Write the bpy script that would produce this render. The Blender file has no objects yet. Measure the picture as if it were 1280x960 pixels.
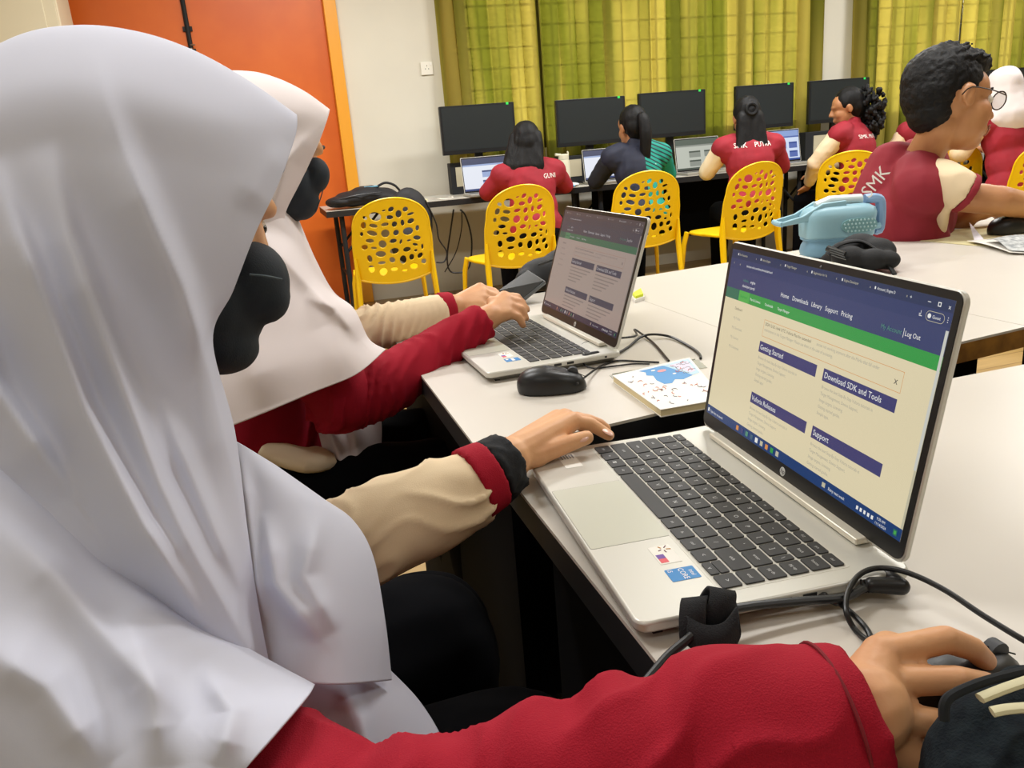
import bpy, bmesh, math, random
import numpy as np
from mathutils import Vector, Matrix, Quaternion, noise as mnoise
random.seed(7)
sc = bpy.context.scene
COL = sc.collection
pi = math.pi
# ------------------------------------------------------------------ camera
CAM = np.array([-0.221, 0.0, 1.120]); FPX = 1010.0
YAW, PITCH, ROLL = 0.277, 0.296, -0.081
def _rot(yaw, pitch, roll):
    cy, sy = math.cos(yaw), math.sin(yaw); cp, sp = math.cos(pitch), math.sin(pitch)
    f = np.array([sy*cp, cy*cp, -sp]); r = np.array([cy, -sy, 0.]); u = np.cross(r, f)
    cr, sr = math.cos(roll), math.sin(roll)
    return cr*r+sr*u, -sr*r+cr*u, f
RX, UX, FX = _rot(YAW, PITCH, ROLL)
cam_d = bpy.data.cameras.new('camera'); cam = bpy.data.objects.new('camera', cam_d); COL.objects.link(cam)
cam_d.sensor_width = 36; cam_d.lens = 36*FPX/1280; cam_d.clip_start = .02; cam_d.clip_end = 200
cam.matrix_world = Matrix(((RX[0], UX[0], -FX[0], CAM[0]), (RX[1], UX[1], -FX[1], CAM[1]), (RX[2], UX[2], -FX[2], CAM[2]), (0, 0, 0, 1)))
sc.camera = cam
def P(u, v, d):       # place in the room that the photograph shows at pixel (u, v), d metres deep
    return Vector(CAM + d*((u-640)/FPX*RX-(v-480)/FPX*UX+FX))
def onz(u, v, z=.75):
    r = (u-640)/FPX*RX-(v-480)/FPX*UX+FX; return Vector(CAM+r*(z-CAM[2])/r[2])
def ony(u, v, y):
    r = (u-640)/FPX*RX-(v-480)/FPX*UX+FX; return Vector(CAM+r*(y-CAM[1])/r[1])
IR, IU, IF = Vector(RX), Vector(UX), Vector(FX)
# ------------------------------------------------------------------ view, world, lights
sc.view_settings.view_transform = 'Standard'; sc.view_settings.look = 'None'
sc.view_settings.exposure = 0.08; sc.view_settings.gamma = 1.0
sc.view_settings.use_curve_mapping = False
W = bpy.data.worlds.new('world'); sc.world = W; W.use_nodes = True
bg = W.node_tree.nodes['Background']; bg.inputs[0].default_value = (1.0, .97, .88, 1); bg.inputs[1].default_value = 4.2
def area(loc, sx, sy, power, color=(1, .995, .98), rot=(0, 0, 0)):
    l = bpy.data.lights.new('ceiling_tube_light', 'AREA'); l.shape = 'RECTANGLE'; l.size = sx; l.size_y = sy
    l.energy = power; l.color = color
    o = bpy.data.objects.new('ceiling_tube_light', l); COL.objects.link(o); o.location = loc; o.rotation_euler = rot
    return o
for lx, ly, pw in ((-1.2, -.6, 9), (1.6, -.6, 12), (-.9, 1.9, 36), (1.6, 1.9, 34), (4.2, 1.9, 34), (0.2, 4.3, 62), (2.8, 4.3, 62), (5.4, 4.3, 56)):
    area((lx, ly, 2.86), 1.2, .30, pw)
# ------------------------------------------------------------------ materials
def s2l(c):
    if isinstance(c, str): c = tuple(int(c[i:i+2], 16) for i in (0, 2, 4))
    return tuple(((x/255)/12.92 if x/255 <= .04045 else ((x/255+.055)/1.055)**2.4) for x in c)
MATS = {}
def mat(name, c, rough=.5, metal=0, var=0, vscale=8, bump=0, bscale=200, spec=.5, sheen=0, emit=None, estr=1, coat=0, c2=None, bdist=.001, trans=None, kind='noise', sss=0):
    if name in MATS: return MATS[name]
    m = bpy.data.materials.new(name); m.use_nodes = True; MATS[name] = m
    nt = m.node_tree; b = nt.nodes['Principled BSDF']
    col = s2l(c); b.inputs['Base Color'].default_value = (*col, 1)
    b.inputs['Roughness'].default_value = rough; b.inputs['Metallic'].default_value = metal
    b.inputs['Specular IOR Level'].default_value = spec
    if sheen: b.inputs['Sheen Weight'].default_value = sheen
    if coat: b.inputs['Coat Weight'].default_value = coat
    if sss:
        b.inputs['Subsurface Weight'].default_value = sss; b.inputs['Subsurface Radius'].default_value = (.012, .005, .003); b.inputs['Subsurface Scale'].default_value = 1
    if emit is not None:
        b.inputs['Emission Color'].default_value = (*s2l(emit), 1); b.inputs['Emission Strength'].default_value = estr
    tc = nt.nodes.new('ShaderNodeTexCoord')
    if var or c2:
        n = nt.nodes.new('ShaderNodeTexNoise'); n.inputs['Scale'].default_value = vscale; n.inputs['Detail'].default_value = 4
        nt.links.new(tc.outputs['Object'], n.inputs['Vector'])
        mx = nt.nodes.new('ShaderNodeMix'); mx.data_type = 'RGBA'
        k = c2 and s2l(c2) or tuple(x*(1-var) for x in col)
        mx.inputs[6].default_value = (*col, 1); mx.inputs[7].default_value = (*k, 1)
        rp = nt.nodes.new('ShaderNodeMapRange'); rp.inputs[1].default_value = .35; rp.inputs[2].default_value = .65
        nt.links.new(n.outputs['Fac'], rp.inputs[0]); nt.links.new(rp.outputs[0], mx.inputs[0]); nt.links.new(mx.outputs[2], b.inputs['Base Color'])
    if bump:
        n = nt.nodes.new('ShaderNodeTexNoise' if kind == 'noise' else 'ShaderNodeTexVoronoi'); n.inputs['Scale'].default_value = bscale
        nt.links.new(tc.outputs['Object'], n.inputs['Vector'])
        bp = nt.nodes.new('ShaderNodeBump'); bp.inputs['Strength'].default_value = bump; bp.inputs['Distance'].default_value = bdist
        nt.links.new(n.outputs[0], bp.inputs['Height']); nt.links.new(bp.outputs[0], b.inputs['Normal'])
    return m
def emis(name, c, s=1.0):
    if name in MATS: return MATS[name]
    m = mat(name, '101010', rough=.25, emit=c, estr=s); return m
SKIN = mat('skin', 'dfa97a', .5, bump=.25, bscale=260, bdist=.0006, c2='d69d70', vscale=25, sss=.06)
SKIN2 = mat('skin_brown', 'b07a52', .5, sss=.04)
SKIN3 = mat('skin_tan', 'c08a5c', .48, c2='b37b50', vscale=14, sss=.04)
WHITEV = mat('veil_white_cool', 'd3d6e6', .85, spec=.2, bump=.1, bscale=900, bdist=.0003)
WHITEV2 = mat('veil_white_warm', 'dfd6d5', .85, spec=.2, bump=.1, bscale=900, bdist=.0003)
RED = mat('red_jersey', 'a3122a', .85, spec=.25, bump=.45, bscale=900, bdist=.0006, kind='voronoi')
REDK = mat('red_jersey_far', '9c1a2c', .8, var=.2, vscale=9)
CREAM = mat('cream_jersey', 'ebd5b1', .85, bump=.2, bscale=900, bdist=.0004, kind='voronoi')
BLACKC = mat('black_cloth', '16181c', .9, bump=.3, bscale=500)
MASKM = mat('black_mask', '14202a', .75, bump=.25, bscale=700)
HAIR = mat('black_hair', '08080a', .62, spec=.3, bump=.8, bscale=160, bdist=.002)
SILVER = mat('silver_aluminium', 'd6d5cd', .38, metal=.35, spec=.4)
SILVERD = mat('silver_dark_edge', 'a9a79e', .4, metal=.4)
WHITEP = mat('white_plastic', 'e9e6da', .4)
BLK = mat('black_plastic', '15171a', .38)
BLKM = mat('black_matte', '121417', .7)
BEZEL = mat('screen_bezel', '0e1013', .3)
KEY = mat('key_black', '2b2c2f', .5)
LEG = mat('key_legend', 'c9cbcc', .6)
YEL = mat('yellow_plastic', 'fbd00c', .33, spec=.5)
TABLE = mat('table_laminate', 'd6d0c6', .33, var=.04, vscale=3, spec=.35)
TABLEG = mat('bench_laminate', 'c3c1b8', .35)
TEDGE = mat('table_edge_black', '17181b', .5)
WOODE = mat('table_edge_wood', 'a8752c', .5, c2='7d521b', vscale=30)
WHITE = mat('white_print', 'f2f0ea', .6)
# ------------------------------------------------------------------ mesh helpers
class MB:
    def __init__(s): s.v = []; s.f = []; s.m = []; s.mats = []
    def mi(s, m):
        if m not in s.mats: s.mats.append(m)
        return s.mats.index(m)
    def add(s, vs, fs, m):
        o = len(s.v); k = s.mi(m); s.v += [Vector(v) for v in vs]
        for f in fs: s.f.append([i+o for i in f]); s.m.append(k)
    def box(s, c, d, m, M=None):
        c = Vector(c); x, y, z = [k/2 for k in d]
        vs = [c+Vector((a*x, b*y, e*z)) for e in (-1, 1) for b in (-1, 1) for a in (-1, 1)]
        if M is not None: vs = [M @ v for v in vs]
        s.add(vs, [(0, 2, 3, 1), (4, 5, 7, 6), (0, 1, 5, 4), (2, 6, 7, 3), (0, 4, 6, 2), (1, 3, 7, 5)], m)
    def ell(s, c, r, m, M=None, n=16, k=12):
        c = Vector(c); vs = [Vector((0, 0, 1))]
        for i in range(1, k):
            t = pi*i/k
            for j in range(n): a = 2*pi*j/n; vs.append(Vector((math.sin(t)*math.cos(a), math.sin(t)*math.sin(a), math.cos(t))))
        vs.append(Vector((0, 0, -1)))
        R3 = M if M is not None else Matrix.Identity(3)
        vs = [c + R3 @ Vector((v.x*r[0], v.y*r[1], v.z*r[2])) for v in vs]
        fs = []
        for j in range(n): fs.append((0, 1+j, 1+(j+1) % n))
        for i in range(k-2):
            for j in range(n): a = 1+i*n+j; b = 1+i*n+(j+1) % n; fs.append((a, a+n, b+n, b))
        L = len(vs)-1
        for j in range(n): fs.append((L, 1+(k-2)*n+(j+1) % n, 1+(k-2)*n+j))
        s.add(vs, fs, m)
    def tube(s, pts, r, m, n=10, smooth=0, flat=None, caps=True):
        pts = [Vector(p) for p in pts]
        rs = list(r) if hasattr(r, '__len__') else [r]*len(pts)
        if smooth: pts, rs = crs(pts, rs, smooth)
        N = len(pts); vs = []; fs = []
        t0 = (pts[1]-pts[0]).normalized(); up = Vector((0, 0, 1)) if abs(t0.z) < .9 else Vector((1, 0, 0))
        x = t0.cross(up).normalized(); y = x.cross(t0).normalized()
        pt = t0
        for i, p in enumerate(pts):
            t = (pts[min(i+1, N-1)]-pts[max(i-1, 0)]).normalized()
            q = pt.rotation_difference(t); x = q @ x; y = q @ y; pt = t
            for j in range(n):
                a = 2*pi*j/n; fy = flat if flat else 1
                vs.append(p+(x*math.cos(a)+y*math.sin(a)*fy)*rs[i])
        for i in range(N-1):
            for j in range(n): a = i*n+j; b = i*n+(j+1) % n; fs.append((a, b, b+n, a+n))
        if caps: fs.append(tuple(range(n-1, -1, -1))); fs.append(tuple((N-1)*n+j for j in range(n)))
        s.add(vs, fs, m)
    def cap(s, a, b, ra, rb, m, n=12):      # round-ended tapering limb
        a, b = Vector(a), Vector(b); d = (b-a)
        if d.length < 1e-5: s.ell(a, (ra,)*3, m, n=n, k=8); return
        t = d.normalized(); pts = []; rs = []
        for k in range(5): th = pi/2*k/5; pts.append(a-t*ra*math.cos(th)); rs.append(max(ra*math.sin(th), ra*.05))
        pts.append(a); rs.append(ra); pts.append(b); rs.append(rb)
        for k in range(4, -1, -1): th = pi/2*k/5; pts.append(b+t*rb*math.cos(th)); rs.append(max(rb*math.sin(th), rb*.05))
        s.tube(pts, rs, m, n=n)
    def prism(s, poly, z0, z1, m, M=None, mtop=None):
        n = len(poly); vs = [Vector((x, y, z0)) for x, y in poly]+[Vector((x, y, z1)) for x, y in poly]
        if M is not None: vs = [M @ v for v in vs]
        fs = [tuple(range(n-1, -1, -1))]+[(i, (i+1) % n, n+(i+1) % n, n+i) for i in range(n)]
        s.add(vs, fs, m); o = len(s.v)-n
        s.f.append(list(range(o, o+n))); s.m.append(s.mi(mtop or m))
    def quad(s, a, b, c, d, m): s.add([a, b, c, d], [(0, 1, 2, 3)], m)
    def text(s, string, size, m, M, align='LEFT', sx=1.0):
        c = bpy.data.curves.new('t', 'FONT'); c.body = string; c.size = size; c.align_x = align; c.resolution_u = 2
        o = bpy.data.objects.new('t', c); COL.objects.link(o); bpy.context.view_layer.update()
        me = bpy.data.meshes.new_from_object(o.evaluated_get(bpy.context.evaluated_depsgraph_get()))
        vs = [M @ Vector((v.co.x*sx, v.co.y, 0)) for v in me.vertices]; fs = [tuple(p.vertices) for p in me.polygons]
        bpy.data.objects.remove(o); bpy.data.curves.remove(c); bpy.data.meshes.remove(me)
        if vs: s.add(vs, fs, m)
    def build(s, name, parent=None, smooth=35, bevel=0, bseg=2, loc=None):
        me = bpy.data.meshes.new(name); me.from_pydata([tuple(v) for v in s.v], [], s.f)
        for m in s.mats: me.materials.append(m)
        me.polygons.foreach_set('material_index', s.m); me.update()
        bm = bmesh.new(); bm.from_mesh(me); bmesh.ops.recalc_face_normals(bm, faces=bm.faces); bm.to_mesh(me); bm.free()
        o = bpy.data.objects.new(name, me); COL.objects.link(o)
        if smooth:
            me.polygons.foreach_set('use_smooth', [True]*len(me.polygons)); me.set_sharp_from_angle(angle=math.radians(smooth))
        if bevel:
            b = o.modifiers.new('b', 'BEVEL'); b.width = bevel; b.segments = bseg; b.limit_method = 'ANGLE'; b.angle_limit = math.radians(40)
        if parent is not None: setpar(o, parent)
        return o
def setpar(o, p):
    o.parent = p; o.matrix_parent_inverse = p.matrix_world.inverted() if p.type != 'EMPTY' or True else Matrix()
def crs(pts, rs, k):
    out = []; ro = []; n = len(pts)
    for i in range(n-1):
        p0, p1, p2, p3 = pts[max(i-1, 0)], pts[i], pts[i+1], pts[min(i+2, n-1)]
        for j in range(k):
            t = j/k; t2 = t*t; t3 = t2*t
            out.append(.5*((2*p1)+(p2-p0)*t+(2*p0-5*p1+4*p2-p3)*t2+(-p0+3*p1-3*p2+p3)*t3)); ro.append(rs[i]*(1-t)+rs[i+1]*t)
    out.append(pts[-1]); ro.append(rs[-1]); return out, ro
def thing(name, label, cat, loc=(0, 0, 0), rz=0, group=None):
    o = bpy.data.objects.new(name, None); COL.objects.link(o); o.empty_display_size = .05
    o.location = loc; o.rotation_euler = (0, 0, rz); o.matrix_world = Matrix.LocRotScale(Vector(loc), Matrix.Rotation(rz, 3, 'Z').to_quaternion(), Vector((1, 1, 1)))
    o['label'] = label; o['category'] = cat
    if group: o['group'] = group
    return o
def tag(o, label, cat, group=None):
    o['label'] = label; o['category'] = cat
    if group: o['group'] = group
    return o
def struct(o): o['kind'] = 'structure'; return o
def local(mb, name, root, **k):             # parts modelled in the thing's own frame
    o = mb.build(name, None, **k); o.parent = root; return o
def blob(mb, name, parent, voxel, smooth=4, m=None, disp=None):
    """overlapping volumes fused into one continuous skin"""
    o = mb.build(name, None, smooth=0)
    r = o.modifiers.new('r', 'REMESH'); r.mode = 'VOXEL'; r.voxel_size = voxel
    if smooth: s_ = o.modifiers.new('s', 'SMOOTH'); s_.iterations = smooth; s_.factor = .5
    bpy.context.view_layer.update()
    me = bpy.data.meshes.new_from_object(o.evaluated_get(bpy.context.evaluated_depsgraph_get()))
    old = o.data; o.modifiers.clear(); o.data = me; bpy.data.meshes.remove(old); me.name = name
    mm = m or mb.mats[0]; me.materials.clear(); me.materials.append(mm)
    n = len(me.vertices); co = np.empty(n*3); me.vertices.foreach_get('co', co); co = co.reshape(-1, 3)
    if disp is not None:
        no = np.empty(n*3); me.vertices.foreach_get('normal', no); no = no.reshape(-1, 3)
        co = co + no*disp(co)[:, None]; me.vertices.foreach_set('co', co.ravel()); me.update()
    me.polygons.foreach_set('use_smooth', [True]*len(me.polygons))
    if parent is not None: o.parent = parent; o.matrix_parent_inverse = parent.matrix_world.inverted()
    return o
def wrinkle(amp, scale, stretch=(1, 1, 1), seed=0):
    def f(co):
        out = np.empty(len(co))
        for i, c in enumerate(co):
            v = Vector((c[0]*stretch[0]*scale+seed, c[1]*stretch[1]*scale, c[2]*stretch[2]*scale))
            out[i] = amp*(1-2*abs(mnoise.noise(v)))+amp*.4*mnoise.noise(v*2.3)
        return out
    return f
def armwr(ax, amp, wl, seed=0, base=.3):
    ax = Vector(ax).normalized()
    def f(co):
        out = np.empty(len(co))
        for i, c in enumerate(co):
            v = Vector(c); n1 = mnoise.noise(v*9+Vector((seed, 0, 0))); n2 = mnoise.noise(v*16+Vector((0, seed, 3)))
            w = math.sin(2*pi*v.dot(ax)/wl+7*n1+3*n2); out[i] = amp*((1-abs(w))**1.5*2-.6)*(.55+1.1*mnoise.noise(v*6+Vector((5, 5, seed))))
        return out
    return f
def crm(G, nu, nv):
    """Catmull-Rom surface through a grid G[rows, cols, k]"""
    def interp(A, n):
        R_ = A.shape[0]; ts = np.linspace(0, R_-1-1e-9, n); out = []
        for t in ts:
            i = int(t); f = t-i
            p0, p1, p2, p3 = A[max(i-1, 0)], A[i], A[min(i+1, R_-1)], A[min(i+2, R_-1)]
            out.append(.5*(2*p1+(p2-p0)*f+(2*p0-5*p1+4*p2-p3)*f*f+(-p0+3*p1-3*p2+p3)*f**3))
        return np.array(out)
    G = interp(np.array(G, float), nu); G = np.swapaxes(interp(np.swapaxes(G, 0, 1), nv), 0, 1)
    return G
def seg_dist(u, v, line):
    """signed distance (px) and parameter along a polyline of (u, v)"""
    best = np.full(u.shape, 1e9); sg = np.zeros(u.shape); tt = np.zeros(u.shape); n = len(line)-1
    for i in range(n):
        ax, ay = line[i]; bx, by = line[i+1]; dx, dy = bx-ax, by-ay; L2 = dx*dx+dy*dy
        t = np.clip(((u-ax)*dx+(v-ay)*dy)/L2, 0, 1); qx, qy = ax+t*dx, ay+t*dy
        d = np.hypot(u-qx, v-qy); s_ = np.sign((u-ax)*dy-(v-ay)*dx); k = d < best
        best = np.where(k, d, best); sg = np.where(k, s_, sg); tt = np.where(k, (i+t)/n, tt)
    return best*sg, tt
FOLD = 1.4
def cloth(name, G, m, parent, nu=90, nv=90, folds=(), thick=.0016, nz=.0015, nsc=9):
    """hanging cloth: G rows x cols of (u, v, depth); folds = (polyline, width_left, width_right, height)"""
    S = crm(G, nu, nv); u, v, d = S[..., 0], S[..., 1], S[..., 2].copy()
    for line, wl, wr, h in folds:
        s_, t = seg_dist(u, v, line); w = np.where(s_ < 0, wl, wr)
        env = np.clip(np.minimum(t*3.5, (1-t)*4+.1), 0, 1)
        ends = np.hypot(np.minimum(np.abs(s_), 1e9), 0)
        d -= FOLD*h*env*np.exp(-np.abs(s_/w)**1.6)
    mb = MB(); idx = 0; vs = []
    for i in range(nu):
        for j in range(nv):
            p = P(u[i, j], v[i, j], d[i, j]); k = mnoise.noise(p*nsc)*nz; vs.append(p+IF*k)
    fs = [(i*nv+j, i*nv+j+1, (i+1)*nv+j+1, (i+1)*nv+j) for i in range(nu-1) for j in range(nv-1)]
    mb.add(vs, fs, m); o = mb.build(name, parent, smooth=0)
    o.data.polygons.foreach_set('use_smooth', [True]*len(o.data.polygons))
    so = o.modifiers.new('s', 'SOLIDIFY'); so.thickness = thick; so.offset = 0
    return o
# ------------------------------------------------------------------ the room
def fl_mat():
    m = mat('vinyl_wood_floor', 'b79a66', .35); nt = m.node_tree; b = nt.nodes['Principled BSDF']
    tc = nt.nodes.new('ShaderNodeTexCoord'); mp = nt.nodes.new('ShaderNodeMapping'); mp.inputs['Scale'].default_value = (1, 8, 1)
    n = nt.nodes.new('ShaderNodeTexNoise'); n.inputs['Scale'].default_value = 5; n.inputs['Detail'].default_value = 6
    br = nt.nodes.new('ShaderNodeTexBrick'); br.inputs['Scale'].default_value = 1; br.inputs['Brick Width'].default_value = 1.2; br.inputs['Row Height'].default_value = .12
    br.inputs['Mortar Size'].default_value = .002; br.inputs['Color1'].default_value = (*s2l('c3a66f'), 1); br.inputs['Color2'].default_value = (*s2l('ae9058'), 1); br.inputs['Mortar'].default_value = (*s2l('5b4526'), 1)
    mx = nt.nodes.new('ShaderNodeMix'); mx.data_type = 'RGBA'; mx.blend_type = 'MULTIPLY'; mx.inputs[0].default_value = .5
    cr = nt.nodes.new('ShaderNodeValToRGB'); cr.color_ramp.elements[0].color = (.45, .4, .35, 1); cr.color_ramp.elements[1].color = (1, 1, 1, 1); cr.color_ramp.elements[0].position = .3
    nt.links.new(tc.outputs['Object'], mp.inputs[0]); nt.links.new(mp.outputs[0], n.inputs['Vector']); nt.links.new(tc.outputs['Object'], br.inputs['Vector'])
    nt.links.new(n.outputs['Fac'], cr.inputs[0]); nt.links.new(br.outputs['Color'], mx.inputs[6]); nt.links.new(cr.outputs[0], mx.inputs[7]); nt.links.new(mx.outputs[2], b.inputs['Base Color'])
    return m
WALL = mat('cream_wall_paint', 'd9d5c6', .7, var=.05, vscale=2)
WALL2 = mat('cream_cabinet_paint', 'dcd3b8', .6)
CEIL = mat('white_ceiling', 'e6e5df', .8)
ORANGE = mat('orange_door_paint', 'da6c20', .4, c2='d06018', vscale=2.5)
ORANGE2 = mat('yellow_orange_frame', 'e8a02c', .4)
WT = -.032                                   # the back wall turns a little from the table rows
def wy(x): return 6.22+math.tan(WT)*x
X0, X1, Y0, H = -2.6, 8.6, -2.6, 2.9
def quadbox(name, pts, z0, z1, m, **k):
    mb = MB(); mb.prism(pts, z0, z1, m); return mb.build(name, smooth=0, **k)
struct(quadbox('floor', [(X0-.2, Y0-.2), (X1+.2, Y0-.2), (X1+.2, wy(X1)+.2), (X0-.2, wy(X0)+.2)], -.1, 0, fl_mat()))
struct(quadbox('ceiling', [(X0-.2, Y0-.2), (X1+.2, Y0-.2), (X1+.2, wy(X1)+.2), (X0-.2, wy(X0)+.2)], H, H+.1, CEIL))
struct(quadbox('wall_left', [(X0-.15, Y0), (X0, Y0), (X0, wy(X0)+.1), (X0-.15, wy(X0)+.1)], 0, H, WALL))
struct(quadbox('wall_right', [(X1, Y0), (X1+.15, Y0), (X1+.15, wy(X1)+.1), (X1, wy(X1)+.1)], 0, H, WALL))
struct(quadbox('wall_front', [(X0-.15, Y0-.15), (X1+.15, Y0-.15), (X1+.15, Y0), (X0-.15, Y0)], 0, H, WALL))
# the back wall, with openings
def wx(u, v): return ony(u, v, 6.2).x
XD0, XD1 = -1.32, wx(408, 0)                 # double door opening
XW = [(wx(575, 0), wx(1000, 0)), (wx(1075, 0), 8.2)]
ZS, ZT, TH = 1.02, 2.55, .14
def wallbit(mb, xa, xb, z0, z1, m=WALL):
    mb.prism([(xa, wy(xa)), (xb, wy(xb)), (xb, wy(xb)+TH), (xa, wy(xa)+TH)], z0, z1, m)
bw = MB()
wallbit(bw, X0-.1, XD0, 0, H); wallbit(bw, XD0, XD1, 2.4, H); wallbit(bw, XD1, XW[0][0], 0, H)
for a, b in XW: wallbit(bw, a, b, 0, ZS); wallbit(bw, a, b, ZT, H)
wallbit(bw, XW[0][1], XW[1][0], 0, H); wallbit(bw, XW[1][1], X1+.1, 0, H)
struct(bw.build('wall_back', smooth=0))
struct(quadbox('wall_corridor', [(XD0-.3, wy(XD0)+.3), (XD1+.3, wy(XD1)+.3), (XD1+.3, wy(XD1)+.35), (XD0-.3, wy(XD0)+.35)], 0, H, WALL))
# windows: frames, mullions, louvre rails, grille bars and a pane
WFR = mat('window_frame', '4a4636', .5)
GLASS = bpy.data.materials.new('window_glass'); GLASS.use_nodes = True
_n = GLASS.node_tree; _b = _n.nodes['Principled BSDF']; _n.nodes.remove(_b)
_t = _n.nodes.new('ShaderNodeBsdfTransparent'); _g = _n.nodes.new('ShaderNodeBsdfGlossy'); _g.inputs['Roughness'].default_value = .05; _m = _n.nodes.new('ShaderNodeMixShader'); _m.inputs[0].default_value = .1
_t.inputs[0].default_value = (.92, .95, .9, 1)
_n.links.new(_t.outputs[0], _m.inputs[1]); _n.links.new(_g.outputs[0], _m.inputs[2]); _n.links.new(_m.outputs[0], _n.nodes['Material Output'].inputs[0])
for wi, (a, b) in enumerate(XW):
    fr = MB(); yy = lambda x: wy(x)+.06
    def bar(xa, xb, z0, z1, t=.05, dy=0): fr.prism([(xa, yy(xa)-t/2+dy), (xb, yy(xb)-t/2+dy), (xb, yy(xb)+t/2+dy), (xa, yy(xa)+t/2+dy)], z0, z1, WFR)
    bar(a, b, ZS, ZS+.05); bar(a, b, ZT-.05, ZT)
    nm = max(2, round((b-a)/.62)); px = [a+(b-a)*i/nm for i in range(nm+1)]
    for x in px: bar(max(a, x-.03), min(b, x+.03), ZS, ZT)
    z = ZS+.16
    while z < ZT-.06: bar(a, b, z-.006, z+.006, .04); z += .145
    for i in range(nm):
        for k in (1, 2, 3): x = px[i]+(px[i+1]-px[i])*k/4; bar(x-.007, x+.007, ZS, ZT, .014, .05)
    w = struct(fr.build('window_%d' % (wi+1), smooth=0))
    g = MB(); g.prism([(a, wy(a)+.1), (b, wy(b)+.1), (b, wy(b)+.104), (a, wy(a)+.104)], ZS, ZT, GLASS); o = g.build('window_pane', w, smooth=0)
# orange double door
dm = 0.5*(XD0+XD1)
dm = wx(230, 20)
dr = MB()
dr.prism([(XD0+.04, wy(XD0)+.03), (dm-.0015, wy(dm)+.03), (dm-.0015, wy(dm)+.075), (XD0+.04, wy(XD0)+.075)], .001, 2.36, ORANGE)
d1 = struct(dr.build('door_1', smooth=0, bevel=.004))
dr = MB(); dr.prism([(dm+.0015, wy(dm)+.03), (XD1-.03, wy(XD1)+.03), (XD1-.03, wy(XD1)+.075), (dm+.0015, wy(dm)+.075)], .001, 2.36, ORANGE)
d2 = struct(dr.build('door_2', smooth=0, bevel=.004))
fr = MB()
for xa, xb in ((XD0-.03, XD0+.04), (XD1-.03, XD1+.055)): fr.prism([(xa, wy(xa)-.05), (xb, wy(xb)-.05), (xb, wy(xb)+.1), (xa, wy(xa)+.1)], 0, 2.42, ORANGE2)
fr.prism([(XD0, wy(XD0)-.05), (XD1, wy(XD1)-.05), (XD1, wy(XD1)+.1), (XD0, wy(XD0)+.1)], 2.36, 2.42, ORANGE2)
struct(fr.build('trim_1', smooth=0, bevel=.004))
hb = MB(); x = dm+.005; y = wy(dm)+.02
hb.tube([(x, y, 2.34), (x, y, 1.86)], .016, BLKM, n=10); hb.tube([(x, y, 1.86), (x, y, 1.80)], .009, mat('steel', 'b9b5ab', .3, metal=.8), n=10)
for z in (2.3, 1.98, 1.84): hb.box((x, y+.005, z), (.06, .02, .03), BLKM)
hb.tube([(x, y-.01, 1.88), (x+.03, y-.03, 1.875)], .005, MATS['steel'], n=8)
hb.build('bolt', d2)
# cream cupboard beside the door, top left
cb = MB(); A = ony(72, 0, 5.6); z1 = 2.6
cx0, cx1, cy0 = A.x-1.0, A.x, 5.55
cb.box(((cx0+cx1)/2, cy0+.2, z1/2), (cx1-cx0, .4, z1), WALL2)
root = thing('tall_cupboard', 'tall cream cupboard with panelled doors standing beside the orange door', 'cupboard', ((cx0+cx1)/2, cy0+.2, 0))
cb.build('body', root, smooth=0, bevel=.006)
for k in (0, 1):
    q = MB(); xx = cx0+.25+.5*k; q.box((xx, cy0-.01, 1.3), (.485, .02, 2.5), WALL2)
    for z in (.7, 1.9): q.box((xx, cy0-.022, z), (.36, .008, .95), WALL2)
    dd = q.build('door', root, smooth=0, bevel=.003)
    q = MB(); q.box((xx+(.19 if k == 0 else -.19), cy0-.035, 1.25), (.02, .03, .12), MATS['steel']); q.build('handle', dd, smooth=0, bevel=.003)
# power socket
so = ony(533.5, 85.5, wy(1.04)-.008); mb = MB(); mb.box(so, (.088, .012, .088), WHITEP)
for dx, dz in ((0, .017), (-.012, -.004), (.012, -.004)): mb.box((so.x+dx, so.y-.0065, so.z+dz), (.004, .002, .009), BLKM)
mb.box((so.x+.03, so.y-.008, so.z+.028), (.012, .006, .018), WHITE)
root = thing('power_socket', 'square white wall socket between orange door and green curtains', 'socket', so)
mb.build('face_plate', root, smooth=0, bevel=.002)
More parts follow.
